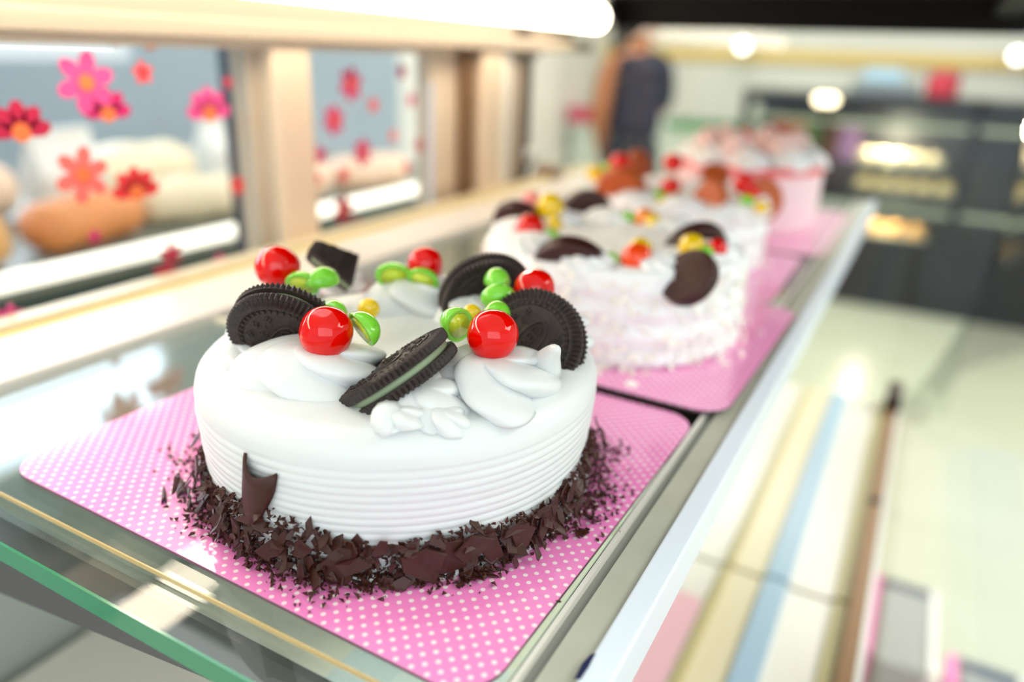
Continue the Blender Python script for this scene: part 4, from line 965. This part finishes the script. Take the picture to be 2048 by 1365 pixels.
# strawberry cake at the far end
sc4 = thing('strawberry_cake', 'tall pale pink ribbed cake with white cream top at the far end of the row', 'cake', (-0.172, 0.860, BZ))
R4, H4 = 0.075, 0.062
def rib(r, z, th, i): return (r * (1 + (0.018 * abs(math.sin(18 * th)) if r > 0.05 and z < H4 * 0.95 else 0)), z)
MB().lathe([(R4 * 0.98, 0)] + [(R4, H4 * q) for q in (0.1, 0.5, 0.9)] + [(R4 * 0.97, H4), (0.001, H4)], 216, None, rib).build('pink_body', PINKSIDE, sc4)
MB().lathe([(R4 * 1.02, H4 * 0.96), (R4 * 1.03, H4 * 1.02), (R4 * 1.0, H4 * 1.07), (R4 * 0.9, H4 * 1.09), (0.001, H4 * 1.09)], 96, None, lambda r, z, th, i: (r * (1 + 0.012 * math.sin(11 * th)), z)).build('pink_rim', mat('red_gel_rim', srgb(244, 110, 110), 0.35), sc4, True)
rmw = rosette_mesh('cream_rosette', CREAM2, 0.024, 0.020, 6, 1.8, 0.35, 0.0, 3.3); rmp = rosette_mesh('pink_rosette', CREAMP, 0.020, 0.026, 6, 1.8, 0.4, 0.0, 6.1)
for k in range(9):
    a = 2 * PI * k / 9; ob('cream_rosette', rmw, sc4, Matrix.Translation((R4 * 0.78 * math.cos(a), R4 * 0.78 * math.sin(a), H4 * 1.06)) @ Matrix.Rotation(a, 4, 'Z'))
for k in range(6):
    a = 2 * PI * k / 6 + 0.4; ob('pink_rosette', rmp, sc4, Matrix.Translation((R4 * 0.62 * math.cos(a), R4 * 0.62 * math.sin(a), H4 * 1.2)) @ Matrix.Rotation(a, 4, 'Z'))
STRAW = mat('strawberry_red', srgb(222, 26, 34), 0.3, coat=0.5)
def strawberry(label, px, py, rpx, d, tilt):
    p = at(px, py, d=d); r = rpx * d / F
    t = thing('strawberry_piece', label, 'strawberry', M=Matrix.Translation(p) @ Matrix.Rotation(tilt, 4, 'Y') @ Matrix.Diagonal((r, r, r, 1)))
    MB().lathe([(0.02, -1.0), (0.35, -0.75), (0.7, -0.2), (0.85, 0.3), (0.7, 0.7), (0.3, 0.85), (0.02, 0.88)], 20).build('flesh', STRAW, t, True)
    o = MB()
    for k in range(26):
        z_ = -0.7 + 1.3 * ((k * 0.618) % 1); rr = 0.86 * math.sqrt(max(0.05, 1 - ((z_ - 0.3) / 1.35) ** 2)); a = k * 2.4
        o.ball((rr * math.cos(a), rr * math.sin(a), z_), 0.05, 6, 4)
    o.build('seeds', mat('strawberry_seed', srgb(232, 190, 90), 0.5), t)
strawberry('red strawberry piece on the right front of the far pink cake', 1592, 330, 20, 0.84, 0.4)
strawberry('red strawberry piece at the left top of the far pink cake', 1417, 288, 14, 0.90, -0.5)
strawberry('wide red strawberry piece topmost on the far pink cake', 1487, 276, 22, 0.93, 1.3)
strawberry('thin red strawberry slice lying in the middle of the far pink cake', 1512, 322, 16, 0.86, 1.2)
strawberry('small red strawberry bit behind the right front one', 1588, 300, 12, 0.92, 0.2)

# ------------------------------------------------------------------ person behind the shop
SKIN = mat('brown_skin', srgb(176, 112, 76), 0.5, sss=0.1, sss_r=0.01)
NAVYC = mat('navy_blouse', srgb(28, 28, 48), 0.8); TROU = mat('dark_trousers', srgb(30, 34, 46), 0.8); HAIR = mat('dark_hair', srgb(22, 16, 18), 0.5)
def skin_obj(name, V, E_, R_, m, parent, root=0, sub=2):
    me = bpy.data.meshes.new(name); me.from_pydata(V, E_, []); me.materials.append(m)
    o = bpy.data.objects.new(name, me); C.objects.link(o)
    sk = o.modifiers.new('skin', 'SKIN'); sk.use_smooth_shade = True
    for i, r in enumerate(R_):
        v = me.skin_vertices[0].data[i]; v.radius = r if isinstance(r, tuple) else (r, r); v.use_root = (i == root)
    ss = o.modifiers.new('sub', 'SUBSURF'); ss.levels = sub; ss.render_levels = sub
    dg = bpy.context.evaluated_depsgraph_get(); dg.update()
    bm_ = bpy.data.meshes.new_from_object(o.evaluated_get(dg)); bm_.name = name
    for p_ in bm_.polygons: p_.use_smooth = True
    if not bm_.materials: bm_.materials.append(m)
    bpy.data.objects.remove(o)
    return ob(name, bm_, parent)
PX, PY = -1.565, 4.35
per = thing('person', 'person in dark navy sleeveless top and dark trousers standing with bare arm hanging down', 'person', (PX, PY, FLZ))
per.rotation_euler = (0, 0, math.radians(18))
# local axes: x to the person's right as seen from behind, y = facing away from the case
V = [(0, 0, 0.80), (0, 0, 0.92), (0, 0.0, 1.06), (0, -0.01, 1.20), (0, 0.0, 1.275), (0, 0.015, 1.33), (0, 0.03, 1.385), (0.0, 0.035, 1.46),
     (-0.09, 0, 1.255), (-0.165, 0, 1.235), (-0.205, -0.02, 0.985), (-0.175, 0.06, 0.775), (-0.17, 0.085, 0.71),
     (0.09, 0, 1.255), (0.15, 0, 1.235), (0.155, 0.10, 1.00), (0.06, 0.27, 1.02), (0.03, 0.33, 1.03),
     (-0.085, 0, 0.74), (-0.09, 0.01, 0.42), (-0.09, -0.01, 0.08), (-0.09, 0.11, 0.035),
     (0.085, 0, 0.74), (0.09, 0.01, 0.42), (0.09, -0.01, 0.08), (0.09, 0.11, 0.035)]
E_ = [(0, 1), (1, 2), (2, 3), (3, 4), (4, 5), (5, 6), (6, 7), (4, 8), (8, 9), (9, 10), (10, 11), (11, 12), (4, 13), (13, 14), (14, 15), (15, 16), (16, 17), (0, 18), (18, 19), (19, 20), (20, 21), (0, 22), (22, 23), (23, 24), (24, 25)]
R_ = [(.09, .07), (.09, .07), (.10, .075), (.12, .08), (.08, .06), (.045, .048), (.065, .08), (.06, .07),
      .078, .076, .062, .044, .034, .06, .055, .045, .034, .030, .06, .045, .036, .032, .06, .045, .036, .032]
for sx, w_ in ((-1, 12), (1, 17)):
    bx, by, bz = V[w_]
    for k, (dy, L) in enumerate(((0.022, 0.062), (0.008, 0.072), (-0.007, 0.066), (-0.021, 0.052))):
        V += [(bx + sx * 0.004, by + dy, bz - 0.045), (bx + sx * 0.002, by + dy + 0.004, bz - 0.045 - L * 0.5), (bx - sx * 0.010, by + dy + 0.008, bz - 0.045 - L)]
        q = len(V); E_ += [(w_, q - 3), (q - 3, q - 2), (q - 2, q - 1)]; R_ += [.010, .0085, .007]
    V += [(bx - sx * 0.006, by + 0.040, bz - 0.02), (bx - sx * 0.012, by + 0.055, bz - 0.055)]
    q = len(V); E_ += [(w_, q - 2), (q - 2, q - 1)]; R_ += [.012, .009]
skin_obj('body', V, E_, R_, SKIN, per)
tV = [(0, 0, 0.82), (0, 0, 0.95), (0, 0.0, 1.06), (0, -0.01, 1.19), (0, 0.0, 1.265), (-0.09, 0, 1.255), (-0.15, 0, 1.235), (0.09, 0, 1.255), (0.15, 0, 1.235), (0, 0.01, 1.30), (0.158, 0.10, 1.00)]
skin_obj('blouse', tV, [(0, 1), (1, 2), (2, 3), (3, 4), (4, 5), (5, 6), (4, 7), (7, 8), (4, 9), (8, 10)], [(.175, .125), (.165, .118), (.155, .105), (.17, .11), (.105, .078), .073, .064, .078, .074, (.05, .052), .062], NAVYC, per)
tV = [(0, 0, 0.90), (0, 0, 0.80), (-0.085, 0, 0.72), (-0.09, 0.01, 0.42), (-0.09, -0.01, 0.09), (0.085, 0, 0.72), (0.09, 0.01, 0.42), (0.09, -0.01, 0.09)]
skin_obj('trousers', tV, [(0, 1), (1, 2), (2, 3), (3, 4), (1, 5), (5, 6), (6, 7)], [(.15, .115), (.165, .125), .10, .075, .062, .10, .075, .062], TROU, per)
# head details: turned to the right
hd = Matrix.Translation((0, 0.035, 1.43)) @ Matrix.Rotation(math.radians(-75), 4, 'Z')
h_ = MB(); h_.ball((0, -0.018, 0.03), 0.098, 20, 14, (0.88, 1.0, 1.05), hd); vs_ = h_.v
h2 = MB()
h2.v = [tuple(hd @ Vector((x, y, z))) for x, y, z in [(v[0], v[1], v[2]) for v in MB().ball((0, -0.020, 0.035), 0.095, 20, 14, (0.9, 1.02, 1.08)).v]]; h2.f = MB().ball((0, 0, 0), 1, 20, 14).f
h2.tube([hd @ Vector((0, -0.085, 0.06)), hd @ Vector((0, -0.125, 0.0)), hd @ Vector((0, -0.125, -0.12)), hd @ Vector((0, -0.11, -0.24))], [0.035, 0.045, 0.042, 0.012], 12)
h2.build('hair', HAIR, per, True)
fc = MB()
fc.v += [tuple(hd @ Vector(v)) for v in MB().ball((0, 0.085, 0.0), 0.016, 10, 8, (0.8, 1.2, 1.3)).v]; fc.f += MB().ball((0, 0, 0), 1, 10, 8).f
fc.build('nose', SKIN, per, True)
for sx in (-1, 1):
    e = MB(); e.v = [tuple(hd @ Vector(v)) for v in MB().ball((sx * 0.028, 0.073, 0.022), 0.010, 10, 8).v]; e.f = MB().ball((0, 0, 0), 1, 10, 8).f; e.build('eye', mat('eye_white', srgb(230, 226, 220), 0.2), per, True)
    e = MB(); e.v = [tuple(hd @ Vector(v)) for v in MB().ball((sx * 0.070, -0.005, 0.0), 0.022, 10, 8, (0.4, 0.8, 1.2)).v]; e.f = MB().ball((0, 0, 0), 1, 10, 8).f; e.build('ear', SKIN, per, True)
e = MB(); e.v = [tuple(hd @ Vector(v)) for v in MB().ball((0, 0.074, -0.036), 0.014, 12, 8, (1.6, 0.6, 0.5)).v]; e.f = MB().ball((0, 0, 0), 1, 12, 8).f; e.build('mouth', mat('lips', srgb(160, 70, 64), 0.4), per, True)
for sx in (-1, 1):
    MB().box(sx * 0.09 - 0.042, sx * 0.09 + 0.042, -0.06, 0.17, 0.0, 0.06).build('shoe', BLACK, per, bevel=0.02)
cl = MB(); cl.tube([(0.062 * math.cos(a), 0.012 + 0.055 * math.sin(a), 1.312) for a in [2 * PI * k / 16 for k in range(17)]], 0.012, 8, False); cl.build('collar', mat('pale_collar', srgb(196, 200, 210), 0.7), per, True)
